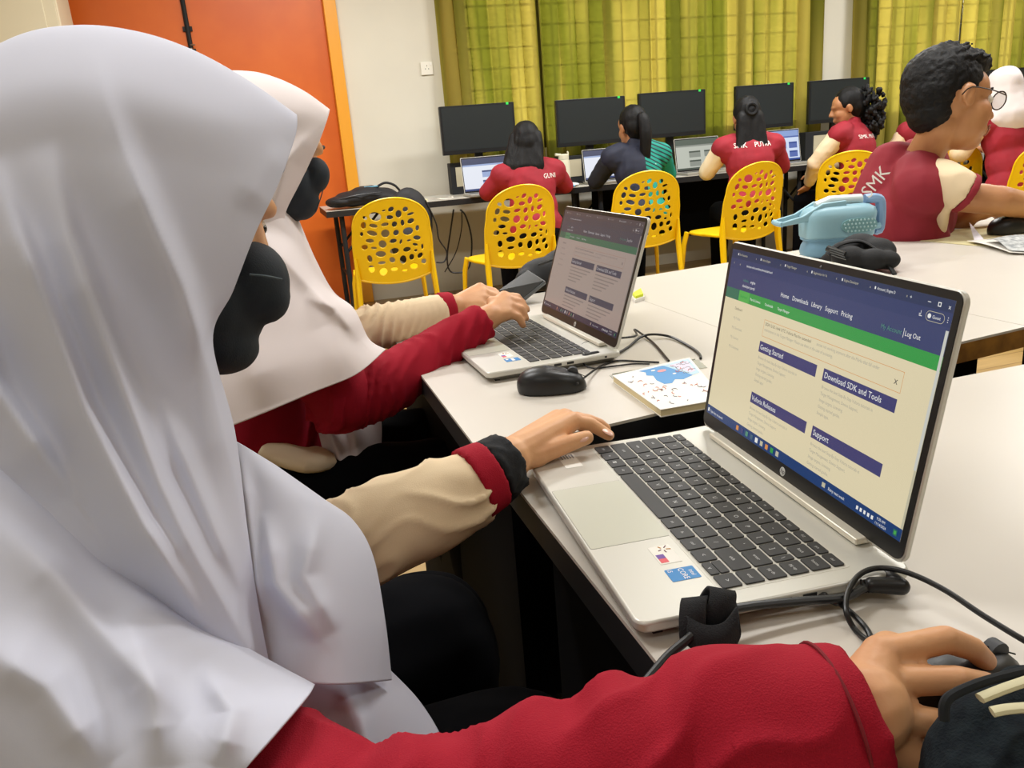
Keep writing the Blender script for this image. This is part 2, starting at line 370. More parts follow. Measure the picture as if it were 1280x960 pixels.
# curtains
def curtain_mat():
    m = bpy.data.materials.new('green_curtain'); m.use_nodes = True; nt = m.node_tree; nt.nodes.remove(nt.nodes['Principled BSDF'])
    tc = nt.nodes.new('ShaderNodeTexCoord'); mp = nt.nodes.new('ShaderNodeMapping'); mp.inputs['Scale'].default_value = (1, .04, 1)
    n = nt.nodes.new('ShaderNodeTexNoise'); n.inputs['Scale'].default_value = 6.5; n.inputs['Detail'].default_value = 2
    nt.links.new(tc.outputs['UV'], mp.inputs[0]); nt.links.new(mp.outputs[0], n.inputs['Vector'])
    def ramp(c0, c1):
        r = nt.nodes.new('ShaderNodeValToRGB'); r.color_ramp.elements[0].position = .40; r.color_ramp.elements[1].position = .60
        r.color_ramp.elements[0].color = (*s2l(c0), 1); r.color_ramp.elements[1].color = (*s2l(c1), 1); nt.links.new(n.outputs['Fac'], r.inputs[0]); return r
    r1 = ramp('666a2a', 'a3964c'); r2 = ramp('868426', 'd8be56')  # painted bands: yellow stands for window light coming through, green for doubled cloth
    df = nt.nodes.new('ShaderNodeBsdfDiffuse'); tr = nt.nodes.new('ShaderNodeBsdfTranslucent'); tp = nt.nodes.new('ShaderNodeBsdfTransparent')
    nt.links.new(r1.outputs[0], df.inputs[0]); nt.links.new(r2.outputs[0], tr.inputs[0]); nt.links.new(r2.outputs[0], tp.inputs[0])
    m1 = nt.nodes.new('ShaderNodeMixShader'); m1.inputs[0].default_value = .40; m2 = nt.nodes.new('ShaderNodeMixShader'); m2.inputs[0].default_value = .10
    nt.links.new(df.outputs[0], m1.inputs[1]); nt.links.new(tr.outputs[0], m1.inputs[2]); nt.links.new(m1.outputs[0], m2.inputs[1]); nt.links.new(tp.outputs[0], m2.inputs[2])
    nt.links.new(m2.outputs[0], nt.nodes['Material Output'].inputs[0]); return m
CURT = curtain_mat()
def curtain(xa, xb, zb, label, seed):
    rnd = random.Random(seed); nx = int((xb-xa)/.012); nz = 26; vs = []; uvs = []
    ph = [0]
    for i in range(nx): ph.append(ph[-1]+.012/ .125*2*pi*(1+.55*mnoise.noise(Vector((i*.05, seed, 0)))))
    for j in range(nz+1):
        z = zb+(2.74-zb)*j/nz
        for i in range(nx+1):
            x = xa+(xb-xa)*i/nx; am = .032*(1+.5*mnoise.noise(Vector((x*3, seed+5, z*.5))))
            s_ = math.sin(ph[i]+.7*mnoise.noise(Vector((x*2, z*.8, seed)))); s_ = math.copysign(abs(s_)**.7, s_)
            vs.append((x+.02*math.cos(ph[i])*min(1, i/6, (nx-i)/6), wy(x)-.075+am*s_, z)); uvs.append((x, z))
    fs = [(j*(nx+1)+i, j*(nx+1)+i+1, (j+1)*(nx+1)+i+1, (j+1)*(nx+1)+i) for j in range(nz) for i in range(nx)]
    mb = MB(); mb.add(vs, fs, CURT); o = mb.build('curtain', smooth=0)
    me = o.data; me.polygons.foreach_set('use_smooth', [True]*len(me.polygons)); uv = me.uv_layers.new(name='UVMap')
    for l in me.loops: uv.data[l.index].uv = uvs[l.vertex_index]
    tag(o, label, 'curtain')
xs = [wx(545, 60), wx(668, 60), wx(800, 60), wx(905, 60), wx(1013, 60)]
zb = ony(560, 222, 6.1).z
ZB2 = .80
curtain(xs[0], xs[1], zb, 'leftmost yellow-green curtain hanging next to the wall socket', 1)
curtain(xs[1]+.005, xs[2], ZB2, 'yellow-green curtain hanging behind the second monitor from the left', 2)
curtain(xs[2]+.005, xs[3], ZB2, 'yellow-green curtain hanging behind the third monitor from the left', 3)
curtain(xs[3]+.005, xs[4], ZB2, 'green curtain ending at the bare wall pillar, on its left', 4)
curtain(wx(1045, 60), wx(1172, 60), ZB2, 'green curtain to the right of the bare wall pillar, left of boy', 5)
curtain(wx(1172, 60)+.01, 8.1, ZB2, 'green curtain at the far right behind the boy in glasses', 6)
rod = MB()
rod.tube([(xs[0]-.15, wy(xs[0])-.07, 2.775), (8.2, wy(8.2)-.07, 2.775)], .012, MATS['steel'], n=10)
for x in (xs[0]-.1, 4.3, 8.15): rod.box((x, wy(x)-.035, 2.77), (.03, .07, .05), MATS['steel'])
tag(rod.build('curtain_rod'), 'long steel curtain rod running above all the green curtains', 'curtain rod')
# ------------------------------------------------------------------ tables
def table(label, quad, edge_m, leg_m, z=.75, skirt=None, group=None, legs=True):
    cx = sum(p[0] for p in quad)/4; cy = sum(p[1] for p in quad)/4
    root = thing('table', label, 'table', (cx, cy, 0), 0, group)
    mb = MB(); mb.prism(quad, z-.004, z, TABLE); mb.build('tabletop', root, smooth=0)
    mb = MB(); mb.prism(quad, z-.036, z-.0042, edge_m); mb.build('edge_band', root, smooth=0)
    c = Vector((cx, cy))
    def ins(p, k): v = Vector(p)-c; return c+v*(1-k/v.length)
    if skirt:
        for (a, b, zlo) in skirt:
            a, b = Vector(a), Vector(b); n = Vector((.02, 0)) if abs(a.x-b.x) < .01 else Vector((0, .02))
            mb = MB(); mb.prism([tuple(a), tuple(b), tuple(b+n), tuple(a+n)], zlo, z-.037, leg_m); mb.build('panel', root, smooth=0)
    if legs:
        for p in quad:
            q = ins(p, .12)
            if skirt and p[0] < .05: continue
            mb = MB(); mb.tube([(q.x, q.y, z-.037), (q.x, q.y, 0)], .016, leg_m, n=10); mb.build('leg', root)
    return root
T1 = [(0, -.42), (1.25, -.42), (1.25, .861), (0, .861)]
T2 = [(-.01, .906), (.972, 1.017), (.955, 1.926), (-.008, 1.815)]
T3 = [(.9735, 1.0175), (2.55, 1.06), (2.6, 2.215), (.9565, 1.9265)]
BP = mat('black_panel', '0b0c0f', .9, spec=.08)
table('grey-white classroom table carrying the nearest open laptop', T1, TEDGE, BP, skirt=[((.035, .79), (.035, -.40), .03), ((.06, .80), (1.2, .80), .35)])
T2a = [T2[0], (.56, .9695), (.555, 1.8785), T2[3]]; T2b = [(.561, .9697), T2[1], T2[2], (.556, 1.8787)]
table('grey-white table carrying the second open laptop and the booklet', T2a, TEDGE, BP, skirt=[((.03, 1.80), (.03, .935), .03), ((.052, .945), (.545, .995), .34)])
table('grey-white table with worn wooden edge beyond the nearest laptop screen', T2b, WOODE, BP, skirt=[((.57, 1.03), (.93, 1.07), .30)])
table('grey-white table under the light blue bottle and boy\'s papers', T3, WOODE, BP)
# dark front strips on the user's side of the two near tables
# bench along the back wall
def bench(xa, xb, label, leftleg):
    root = thing('bench_table', label, 'table', ((xa+xb)/2, wy((xa+xb)/2)-.4, 0), 0, 'long benches along the curtains')
    q = [(xa, wy(xa)-.70), (xb, wy(xb)-.70), (xb, wy(xb)-.12), (xa, wy(xa)-.12)]
    mb = MB(); mb.prism(q, .744, .748, TABLEG); mb.build('tabletop', root, smooth=0)
    mb = MB(); mb.prism(q, .705, .7438, TEDGE); mb.build('edge_band', root, smooth=0)
    for x in (xa+.10, xb-.10):
        for y in (wy(x)-.64, wy(x)-.18):
            mb = MB(); mb.tube([(x, y, .704), (x, y, 0)], .017, BLKM, n=10); mb.build('leg', root)
        mb = MB(); mb.tube([(x, wy(x)-.64, .3), (x, wy(x)-.18, .3)], .01, BLKM, n=8)
        sg = 1 if x < (xa+xb)/2 else -1
        mb.tube([(x, wy(x)-.62, .45), (x+sg*.25, wy(x)-.62, .704)], .009, BLKM, n=8); mb.tube([(x, wy(x)-.2, .45), (x+sg*.25, wy(x)-.2, .704)], .009, BLKM, n=8)
        mb.build('brace', root)
    if not leftleg:
        mb = MB(); mb.prism([(xa+.2, wy(xa)-.25), (xb-.2, wy(xb)-.25), (xb-.2, wy(xb)-.235), (xa+.2, wy(xa)-.235)], .25, .704, BP); mb.build('modesty_panel', root, smooth=0)
    return root
bx = [ony(408, 266, 5.5).x, 2.02, 3.85, 5.68, 7.5]
bench(bx[0], bx[1]-.003, 'grey bench with black edge holding the black backpack, leftmost of the row', True)
bench(bx[1], bx[2]-.003, 'grey bench with black edge holding the cream flask, second in the row', False)
bench(bx[2], bx[3]-.003, 'grey bench with black edge in front of the bare wall pillar', False)
bench(bx[3], bx[4], 'grey bench with black edge at the right end, behind the boy', False)
# ------------------------------------------------------------------ chairs
HOLES = [(433,236,14,12,40),(493,233,34,30,20),(545,200,12,6,-10),(588,196,18,16,-30),(575,246,22,15,5),(630,230,18,26,0),(673,205,17,17,0),(702,238,22,10,-10),
(420,283,15,24,15),(477,291,24,14,15),(544,289,22,13,-5),(600,293,16,20,20),(649,289,12,22,-5),(700,284,22,18,-15),
(404,338,10,16,0),(465,338,30,18,20),(541,347,24,28,25),(605,349,17,21,30),(678,348,32,27,0),(737,334,13,20,0),
(447,386,24,15,5),(519,415,22,28,-30),(583,401,22,16,-5),(629,411,8,18,20),(678,409,14,8,0),(730,398,25,16,15),
(413,425,18,18,0),(466,435,17,9,5),(715,441,18,10,20),(759,461,9,20,0),
(435,503,15,25,-10),(503,479,30,22,5),(585,467,27,21,-5),(662,467,24,18,0),(716,481,12,9,10),
(503,538,23,12,0),(567,525,16,22,-35),(633,532,21,31,0),(687,521,16,22,0),(741,518,20,18,-30),
(440,572,18,26,-20),(508,597,24,26,-50),(574,588,22,13,0),(637,605,18,9,0),(696,584,25,20,10),(761,563,17,20,30)]
def chair_back_mesh():
    """perforated rounded shell: x across, z up, in metres; curved in y"""
    HS = []
    for cx, cy, rx, ry, ro in HOLES:
        x = (cx-585)/470*.42; z = .832-(cy-165)/530*.435
        HS.append((x, z, rx/470*.42, ry/530*.40*1.02, -math.radians(ro)))
    st = .0042; nx = 104; nz = 112; x0 = -.218; z0 = .400
    def half(z):          # half width of the shell at height z
        t = (z-.40)/.465
        w = .212-.008*t
        if z > .70: k = (z-.70)/.165; w = w*math.sqrt(max(0, 1-k**2.4)) if k < 1 else 0
        return w
    def inside(x, z): return z > .405+.8*x*x and z < .8649 and abs(x) < half(z)
    def hole(x, z):
        for hx, hz, rx, rz, ro in HS:
            dx, dz = x-hx, z-hz; c, s_ = math.cos(ro), math.sin(ro); a = dx*c+dz*s_; b = -dx*s_+dz*c
            q = math.hypot(a/rx, b/rz)
            if q < 1.0: return (hx, hz, q)
        return None
    idx = {}; vs = []; fs = []; keep = {}
    for i in range(nx):
        for j in range(nz):
            x = x0+(i+.5)*st; z = z0+(j+.5)*st
            keep[i, j] = inside(x, z) and not hole(x, z)
    def vid(i, j):
        if (i, j) in idx: return idx[i, j]
        x = x0+i*st; z = z0+j*st
        cells = [keep.get((i-a, j-b), False) for a in (0, 1) for b in (0, 1)]
        if not all(cells):
            best = None
            for hx, hz, rx, rz, ro in HS:
                dx, dz = x-hx, z-hz; c, s_ = math.cos(ro), math.sin(ro); a = dx*c+dz*s_; b = -dx*s_+dz*c; q = math.hypot(a/rx, b/rz)
                if q > 1e-6 and abs(q-1)*min(rx, rz) < st*1.0: best = (hx+dx/q, hz+dz/q)
            if best: x, z = best
            elif abs(x) > half(z)-st*1.2 and half(z) > .03: x = math.copysign(half(z), x)
        idx[i, j] = len(vs); vs.append((x, z)); return idx[i, j]
    for (i, j), k in keep.items():
        if k: fs.append((vid(i, j), vid(i+1, j), vid(i+1, j+1), vid(i, j+1)))
    return [(x, back_y(x, z), z) for x, z in vs], fs
def back_y(x, z): return -.225-(z-.455)*.20+.9*x*x+.0
def chair_proto():
    r = {}
    vs, fs = chair_back_mesh(); mb = MB(); mb.add(vs, fs, YEL); o = mb.build('backrest', None, smooth=0)
    o.data.polygons.foreach_set('use_smooth', [True]*len(o.data.polygons))
    so_ = o.modifiers.new('s', 'SOLIDIFY'); so_.thickness = .007; so_.offset = 0
    # rim + embossed line
    rim = MB(); pts = []
    for k in range(41):
        a = pi*k/40; x = math.cos(a); 
        z = .70+.163*max(0, math.sin(a))**.833; w = .204*x
        pts.append((w, back_y(w, z), z))
    lo = [(.212, back_y(.212, z), z) for z in (.44, .55, .64)]; hi = [(-p[0], p[1], p[2]) for p in reversed(lo)]
    rim.tube(lo+pts+hi, .0065, YEL, n=8)
    bt = [(x, back_y(x, .408+.8*x*x)-.001, .408+.8*x*x) for x in np.linspace(-.2, .2, 17)]
    rim.tube(bt, .007, YEL, n=8)
    parts = [o, rim.build('backrest_rim')]
    s = MB(); poly = []
    for k in range(48):
        a = 2*pi*k/48; x = math.copysign(abs(math.cos(a))**.5, math.cos(a))*.215; y = math.copysign(abs(math.sin(a))**.5, math.sin(a))*.21; poly.append((x*(1-.06*(y < 0)), y))
    s.prism(poly, .43, .448, YEL); parts.append(s.build('seat', bevel=.006))
    for sx in (-1, 1):
        q = MB(); q.tube([(sx*.208, -.212, .56), (sx*.208, -.205, .42), (sx*.226, -.262, 0)], [.012, .024, .017], YEL, n=8, flat=.7); 
        parts.append(q.build('leg'))
        q = MB(); q.tube([(sx*.19, .19, .44), (sx*.205, .205, .36), (sx*.225, .235, 0)], [.020, .021, .014], YEL, n=8, flat=.7); parts.append(q.build('leg'))
    for p in parts: COL.objects.unlink(p)
    return parts
CH = chair_proto(); first = [True]
def chair(loc, rz, label, dz=0):
    root = thing('plastic_chair', label, 'chair', (loc[0], loc[1], 0), rz, 'yellow perforated plastic chairs')
    for p in CH:
        c = p.copy(); c.parent = root; COL.objects.link(c)
    return root
def at(u, v, d): p = P(u, v, d); return (p.x, p.y)
chair((.435, 4.62), math.radians(-2), 'empty yellow perforated plastic chair in front of the backpack bench')
chair((1.13, 4.62), math.radians(6), 'yellow perforated chair behind the girl with loose long hair in the red shirt')
chair((2.04, 4.78), math.radians(-8), 'yellow perforated chair of the girl in navy and teal jersey')
chair((2.60, 4.58), math.radians(6), 'yellow perforated chair whose seat side shows, under the girl with hair bun ring')
chair((3.62, 4.74), math.radians(-35), 'yellow perforated chair behind girl with the curly ponytail')
chair((4.22, 4.60), math.radians(-30), 'yellow perforated chair mostly hidden behind the head and neck of the boy')
chair((4.30, 3.98), math.radians(-20), 'yellow perforated chair of the girl in the white veil at right')
chair((3.50, 2.95), math.radians(-10), 'yellow perforated chair nearest on the right edge, in front of another chair')
# ------------------------------------------------------------------ laptops
def rrect(x0, y0, x1, y1, r, n=6):
    out = []
    for cx, cy, a0 in ((x1-r, y0+r, -pi/2), (x1-r, y1-r, 0), (x0+r, y1-r, pi/2), (x0+r, y0+r, pi)):
        for k in range(n+1): a = a0+pi/2*k/n; out.append((cx+r*math.cos(a), cy+r*math.sin(a)))
    return out
def page(mb, L, near, e, tone):
    """the web page on the screen, drawn as flat patches; metres from the screen's lower left"""
    C = {k: emis('screen_%s_%s' % (k, tone), c, e) for k, c in dict(page='e6d9b4', navy='333f6c', navy2='2b3a68', tab='1f3158', green='2f9c46', green2='2b6f58', lime='4cb04e', head='3e3f72', white='f2f2ee', grey='a9a596', lgrey='c4bea4', dark='55564f', tbar='133a70', scroll='cfd0c8', orange='d98f4a', teal='4f8f76', mid='3d5f77').items()} if tone == 'near' else \
        {k: emis('screen_%s_%s' % (k, tone), c, e) for k, c in dict(page='b09f98', navy='4a4656', navy2='4c4552', tab='52464f', green='3f6f58', green2='3a6656', lime='4d8a66', head='45445a', white='c9c4c6', grey='8f827e', lgrey='9c8f8a', dark='6a5f60', tbar='252c48', scroll='9a8f8c', orange='a8766a', teal='5d8276', mid='5a6a72').items()}
    z = [0.0003]
    def R_(x0, y0, x1, y1, c):
        z[0] += .000012
        mb.add([L @ Vector((a/1000, b/1000, z[0])) for a, b in ((x0, y0), (x1, y0), (x1, y1), (x0, y1))], [(0, 1, 2, 3)], C[c])
    def T(x, y, s, size, c='white', sx=1.0, al='LEFT'):
        mb.text(s, size/1000, C[c], L @ Matrix.Translation((x/1000, y/1000, .0009)), al, sx)
    R_(0, 0, 344, 194, 'page'); R_(0, 151.5, 344, 174, 'navy'); R_(0, 173.5, 344, 185, 'navy2'); R_(0, 184.5, 344, 194, 'tab')
    R_(0, 139.8, 344, 151.6, 'green'); R_(0, 139.8, 30, 151.6, 'green2'); R_(30, 139.8, 53, 151.6, 'lime')
    R_(0, 0, 344, 10.5, 'tbar'); R_(341.5, 10.5, 344, 139.8, 'lgrey'); R_(340.6, 60, 343.6, 171, 'scroll')
    for x, s_ in ((14, 'Dev Resources'), (63, 'Vuforia Engine'), (111, 'Target Manager'), (158, 'Registration for Vu'), (206, 'Engine Developer'), (252, 'Account | Engine D')):
        R_(x, 188.3, x+1.6, 190.6, 'white'); T(x+4, 188.3, s_, 3.4, 'white' if x > 240 else 'lgrey', .85); T(x+40, 188.2, 'x', 3.2, 'lgrey')
    T(296, 187.5, '+', 4.6)
    T(8, 178, '<', 3.6, 'lgrey'); T(22, 178, 'o', 3.6, 'lgrey')
    T(37, 178, 'developer.vuforia.com/library/develop/dashboard', 3.4, 'white', .8)
    R_(316, 188.6, 319.4, 189.1, 'white'); R_(327, 187, 330.4, 190.4, 'white'); R_(327.7, 187.7, 329.7, 189.7, 'tab'); T(338.5, 187, 'x', 5)
    R_(309.6, 176.6, 313, 177.1, 'white'); R_(311.1, 177.5, 311.5, 181, 'white'); T(309.7, 177.3, 'v', 3.6)
    mb.add([L @ Vector((a/1000, b/1000, .0006)) for a, b in rrect(317, 174.6, 337, 182.4, 3.8)], [tuple(range(28))], C['lgrey'])
    mb.add([L @ Vector((a/1000, b/1000, .00062)) for a, b in rrect(317.4, 175, 336.6, 182, 3.4)], [tuple(range(28))], C['navy2'])
    mb.add([L @ Vector(((321+1.9*math.cos(k))/1000, (178.5+1.9*math.sin(k))/1000, .0007)) for k in np.linspace(0, 2*pi, 14)[:-1]], [tuple(range(13))], C['white'])
    T(324.5, 177.2, 'Guest', 3.6)
    for k in range(3): R_(340, 176.8+1.7*k, 340.7, 177.5+1.7*k, 'white')
    T(35, 162, 'vuforia', 4.6, 'teal', .9); T(50.5, 162, 'engine', 4.6, 'white', .9); T(35, 156, 'developer portal', 4.4, 'white', .9)
    for x, s_ in ((113.5, 'Home'), (135, 'Downloads'), (168, 'Library'), (190.5, 'Support'), (215, 'Pricing')): T(x, 158.3, s_, 6.4, 'white', .95)
    T(270, 158.3, 'My Account', 5.8, 'teal', .9); R_(297.3, 156.3, 297.8, 164, 'white'); T(299.5, 158.3, 'Log Out', 5.8, 'white', .9)
    T(33, 144.4, 'Dashboard', 3.9, 'green', .9); T(56, 144.4, 'Plan & Licenses', 3.9, 'white', .9); T(87, 144.4, 'Credentials', 3.9, 'white', .9); T(112, 144.4, 'Target Manager', 3.9, 'white', .9)
    for k, s_ in enumerate(('Dashboard', 'My Profile', 'My Downloads', 'My Licenses', 'My Credentials')): T(27, 129.5-10.7*k, s_, 4.1, 'dark' if k == 0 else 'grey', .9)
    for a in ((91.5, 130, 308.5, 130.4), (91.5, 112.6, 308.5, 113), (91.5, 112.6, 91.9, 130.4), (308.1, 112.6, 308.5, 130.4)): R_(*a, 'orange')
    T(94.5, 124.8, '2024-12-02 16:46 UTC: Vuforia Plus for extended', 4.5, 'dark', .92); T(188, 124.8, 'access not working anymore after the Marks that fall under', 4.3, 'grey', .88)
    T(94.5, 119, 'maintenance in the Target Manager. Please use them in the case of accessing.', 4.3, 'grey', .9)
    T(299, 118.5, 'x', 9, 'dark')
    body = ('Browse the best Step-By-Step Vuforia tutorials in', 'Target Management, Device Support,', 'Image targets, Licensing,', 'Getting started guides,', 'Sample apps.')
    for (x, y, s_) in ((90, 107.3, 'Getting Started'), (206, 107.3, 'Download SDK and Tools'), (91, 51.8, 'Vuforia Releases'), (206, 51.8, 'Support')):
        R_(x, y-11.6, x+(105 if x < 150 else 101), y, 'head'); T(x+2.5, y-8.3, s_, 8 if x > 150 else 7.6, 'white', .95)
        if near:
            for k, b in enumerate(body):
                if y-19-6.2*k > 12: T(x+2, y-18.5-6.2*k, b, 4.3, 'grey', .86)
        else:
            for k, w in enumerate((92, 80, 62, 55, 40)):
                if y-19-6.2*k > 12: R_(x+2, y-18-6.2*k, x+2+w, y-16-6.2*k, 'grey')
    T(9, 3.2, 'Type here to search', 4.2, 'white', .9); R_(3, 3, 6.4, 7.2, 'white')
    for k, c in enumerate(('orange', 'head', 'teal', 'mid', 'white', 'lgrey', 'orange', 'green', 'lgrey')): R_(72+10.4*k, 2.6, 77.2+10.4*k, 7.8, c)
    T(246, 3.4, 'Rainy next week', 4, 'white', .9); R_(236, 3, 241, 7.4, 'lgrey')
    for k in range(5): R_(287+5*k, 3.4, 289.6+5*k, 6.6, 'white')
    T(314, 5.9, '9:30 AM', 3.4, 'white', .9); T(312.5, 1.7, '11/14/2024', 3.4, 'white', .9); R_(335, 2.6, 339.5, 7.6, 'green2'); R_(336, 3.6, 338.4, 6.4, 'lime')
ROWS = [(0, 1.0, [('ctrl', 1), ('fn', 1), ('win', 1), ('alt', 1), ('', 5), ('alt', 1), ('fn', 1), ('ctrl', 1.0), ('<', 1), ('v^', 1), ('>', 1)]),
 (1, 1.0, [('shift', 2.25)]+[(c, 1) for c in 'ZXCVBNM,./']+[('shift', 1.75), ('end', 1)]),
 (2, 1.0, [('caps', 1.75)]+[(c, 1) for c in "ASDFGHJKL;'"]+[('enter', 1.25), ('pg dn', 1)]),
 (3, 1.0, [('tab', 1.5)]+[(c, 1) for c in 'QWERTYUIOP[]']+[('\\', .5+.0), ('pg up', 1)]),
 (4, 1.0, [('`', 1)]+[(c, 1) for c in '1234567890-=']+[('back', 1), ('home', 1)]),
 (5, .62, [(c, 1) for c in ('esc', 'f1', 'f2', 'f3', 'f4', 'f5', 'f6', 'f7', 'f8', 'f9', 'f10', 'f11', 'f12', 'prt', 'del')])]
LW, LD = .3594, .2339
def laptop(x, y, yaw, ang, label, tone, e, gname):
    root = thing('laptop', label, 'laptop', (x, y, .75), yaw-pi/2)
    b = MB(); b.prism(rrect(0, 0, LW, LD, .011), .0080, .0175, SILVER); base = local(b, 'base', root, bevel=.0022, smooth=40)
    b = MB(); b.prism(rrect(.012, .014, LW-.010, LD-.006, .01), .0012, .0079, mat('laptop_belly', '77766e', .5)); 
    for fx in (.03, LW-.03): b.box((fx, .02, .0009), (.04, .008, .0016), BLKM); b.box((fx, LD-.02, .0009), (.04, .008, .0016), BLKM)
    local(b, 'bottom_cover', root, smooth=0)
    zt = .0176
    b = MB(); b.prism(rrect(.109, .003, .2397, .0785, .003), zt-.0005, zt+.00005, mat('touchpad_rim', '8f8d83', .5)); b.prism(rrect(.1094, .0034, .2393, .0781, .003), zt-.0004, zt+.00012, mat('touchpad', 'cfd0c2', .32, metal=.1)); local(b, 'touchpad', root, smooth=0)
    b = MB(); b.prism(rrect(.0115, .0768, .3405, .1905, .003), zt-.001, zt+.0001, mat('keyboard_well', 'd8d6cc', .45, metal=.1)); kb = local(b, 'keyboard', root, smooth=0)
    k0, k1 = .0137, .3385; d0, d1 = .0792, .1885; uh = (d1-d0)/5.62
    for r, hgt, keys in ROWS:
        tot = sum(w for _, w in keys); u = (k1-k0)/tot; xx = k0; yy = d0+r*uh
        for s_, w in keys:
            g = .0027; parts = [(xx+g*.5, yy+g*.5, xx+u*w-g*.5, yy+uh*hgt-g*.5)]
            if s_ == 'v^': mm = (parts[0][1]+parts[0][3])/2; parts = [(parts[0][0], parts[0][1], parts[0][2], mm-.0004), (parts[0][0], mm+.0004, parts[0][2], parts[0][3])]
            q = MB()
            for (a0, b0, a1, b1) in parts: q.prism(rrect(a0, b0, a1, b1, .0012, 3), zt+.0003, zt+.0016, KEY)
            a0, b0, a1, b1 = parts[0]; lg = s_.replace('v^', 'v') if tone == 'near' else ''
            if lg == 'win':
                for i in (0, 1):
                    for j in (0, 1): q.box((a0+.006+.0022*i, b0+.006+.0022*j, zt+.00168), (.0018, .0018, .0001), LEG)
            elif lg:
                big = len(lg) == 1
                q.text(lg, (.0062 if big else .0042)*(1 if hgt == 1 else .85), LEG, Matrix.Translation(((a0+a1)/2, (b0+b1)/2-(.0022 if big else .0014), zt+.00168)), 'CENTER')
            kk = local(q, 'key', root, smooth=0); kk.parent = kb
            xx += u*w
    b = MB(); b.box((LW/2-.0035, LD-.011, .0215), (.276, .020, .006), mat('hinge_cover', 'e6e2d2', .35, metal=.3)); local(b, 'hinge_cover', root, bevel=.0015)
    # stickers
    ST = mat('sticker_white', 'efece4', .5); BL = mat('sticker_blue', '1b82c8', .4)
    def stick(x0, y0, x1, y1, m): q = MB(); q.prism(rrect(x0, y0, x1, y1, .001, 2), zt, zt+.0002, m); return q
    q = stick(.2545, .050, .285, .0695, ST)
    for k in range(5): q.tube([(.261+.004*math.cos(k*1.26)*.6, .062+.004*math.sin(k*1.26)*.6, zt+.0003), (.261+.006*math.cos(k*1.26), .0625+.006*math.sin(k*1.26), zt+.0003)], .0005, mat('sticker_amber', 'd99a3c', .5) if k % 2 else mat('sticker_maroon', '7b4a58', .5), n=5)
    q.box((.2725, .055, zt+.0003), (.007, .007, .0001), mat('sticker_violet', '6a3fa0', .5)); q.box((.2795, .055, zt+.0003), (.007, .007, .0001), mat('sticker_red', 'e0525c', .5))
    o = local(q, 'sticker', root, smooth=0); o['label'] = 'white sticker with small amber star and violet red block'
    q = stick(.2945, .0485, .3135, .0735, BL)
    if tone == 'near':
        q.text('intel', .0052, WHITE, Matrix.Translation((.3, .0675, zt+.0003)), 'LEFT'); q.text('CORE', .0068, WHITE, Matrix.Translation((.2955, .0595, zt+.0003)), 'LEFT', .95); q.text('i5', .006, WHITE, Matrix.Translation((.2955, .0505, zt+.0003)), 'LEFT')
    else: q.box((.304, .062, zt+.0003), (.014, .005, .0001), WHITE); q.box((.300, .053, zt+.0003), (.005, .004, .0001), WHITE)
    o = local(q, 'sticker', root, smooth=0); o['label'] = 'bright blue processor sticker'
    if tone == 'near':
        q = stick(.0175, .034, .058, .0535, ST); G_ = mat('print_grey', '8a8d92', .6)
        for k in range(5): q.box((.027+.0005*(k % 2), .0375+.0032*k, zt+.0003), (.012-.002*(k % 2), .0014, .0001), G_)
        o = local(q, 'sticker', root, smooth=0); o['label'] = 'white label with grey print lines'
    # ports on the right-hand side
    for yy, w in ((.075, .003), (.098, .012), (.120, .013), (.142, .012), (.205, .004)): q = MB(); q.box((LW+.00005, yy, .0125), (.0006, w, .0040 if w > .005 else .003), BLK); local(q, 'port', root, smooth=0)
    # lid
    c, s_ = math.cos(ang), math.sin(ang)
    L = Matrix(((1, 0, 0, 0), (0, c, -s_, LD-.012), (0, s_, c, .0185), (0, 0, 0, 1)))
    q = MB(); q.prism(rrect(0, .003, LW, .2225, .010), -.0058, -.0006, SILVER, M=L); lid = local(q, 'lid', root, bevel=.0012, smooth=40)
    q = MB(); q.prism(rrect(.0016, .0055, LW-.0016, .2212, .009), -.0007, .0002, BEZEL, M=L)
    wc = mat('camera_lens', '6b7078', .2); q.ell(L @ Vector((LW/2, .2165, .0004)), (.0014, .0014, .0014), wc, n=8, k=6)
    lc = mat('lid_logo', 'cfd2d2', .4)
    q.add([L @ Vector((LW/2+.0046*math.cos(k), .0125+.0046*math.sin(k), .0004)) for k in np.linspace(0, 2*pi, 22)[:-1]], [tuple(range(21))], lc)
    q.text('hp', .0072, BEZEL, L @ Matrix.Translation((LW/2-.0036, .0105, .0006)) @ Matrix(((1, .25, 0, 0), (0, 1, 0, 0), (0, 0, 1, 0), (0, 0, 0, 1))))
    bz = local(q, 'bezel', root, smooth=0); bz.parent = lid
    q = MB(); LS = L @ Matrix.Translation((.0077, .0205, 0)); page(q, LS, tone == 'near', e, tone)
    scn = q.build('screen', smooth=0); scn.parent = lid
    return root
laptop(.024, .836, -.078, 1.396, 'open silver laptop nearest the camera with bright web page', 'near', .80, '')
laptop(.070, 1.546, .018, 1.257, 'open silver laptop further back, its screen dim from the side', 'far', .62, '')
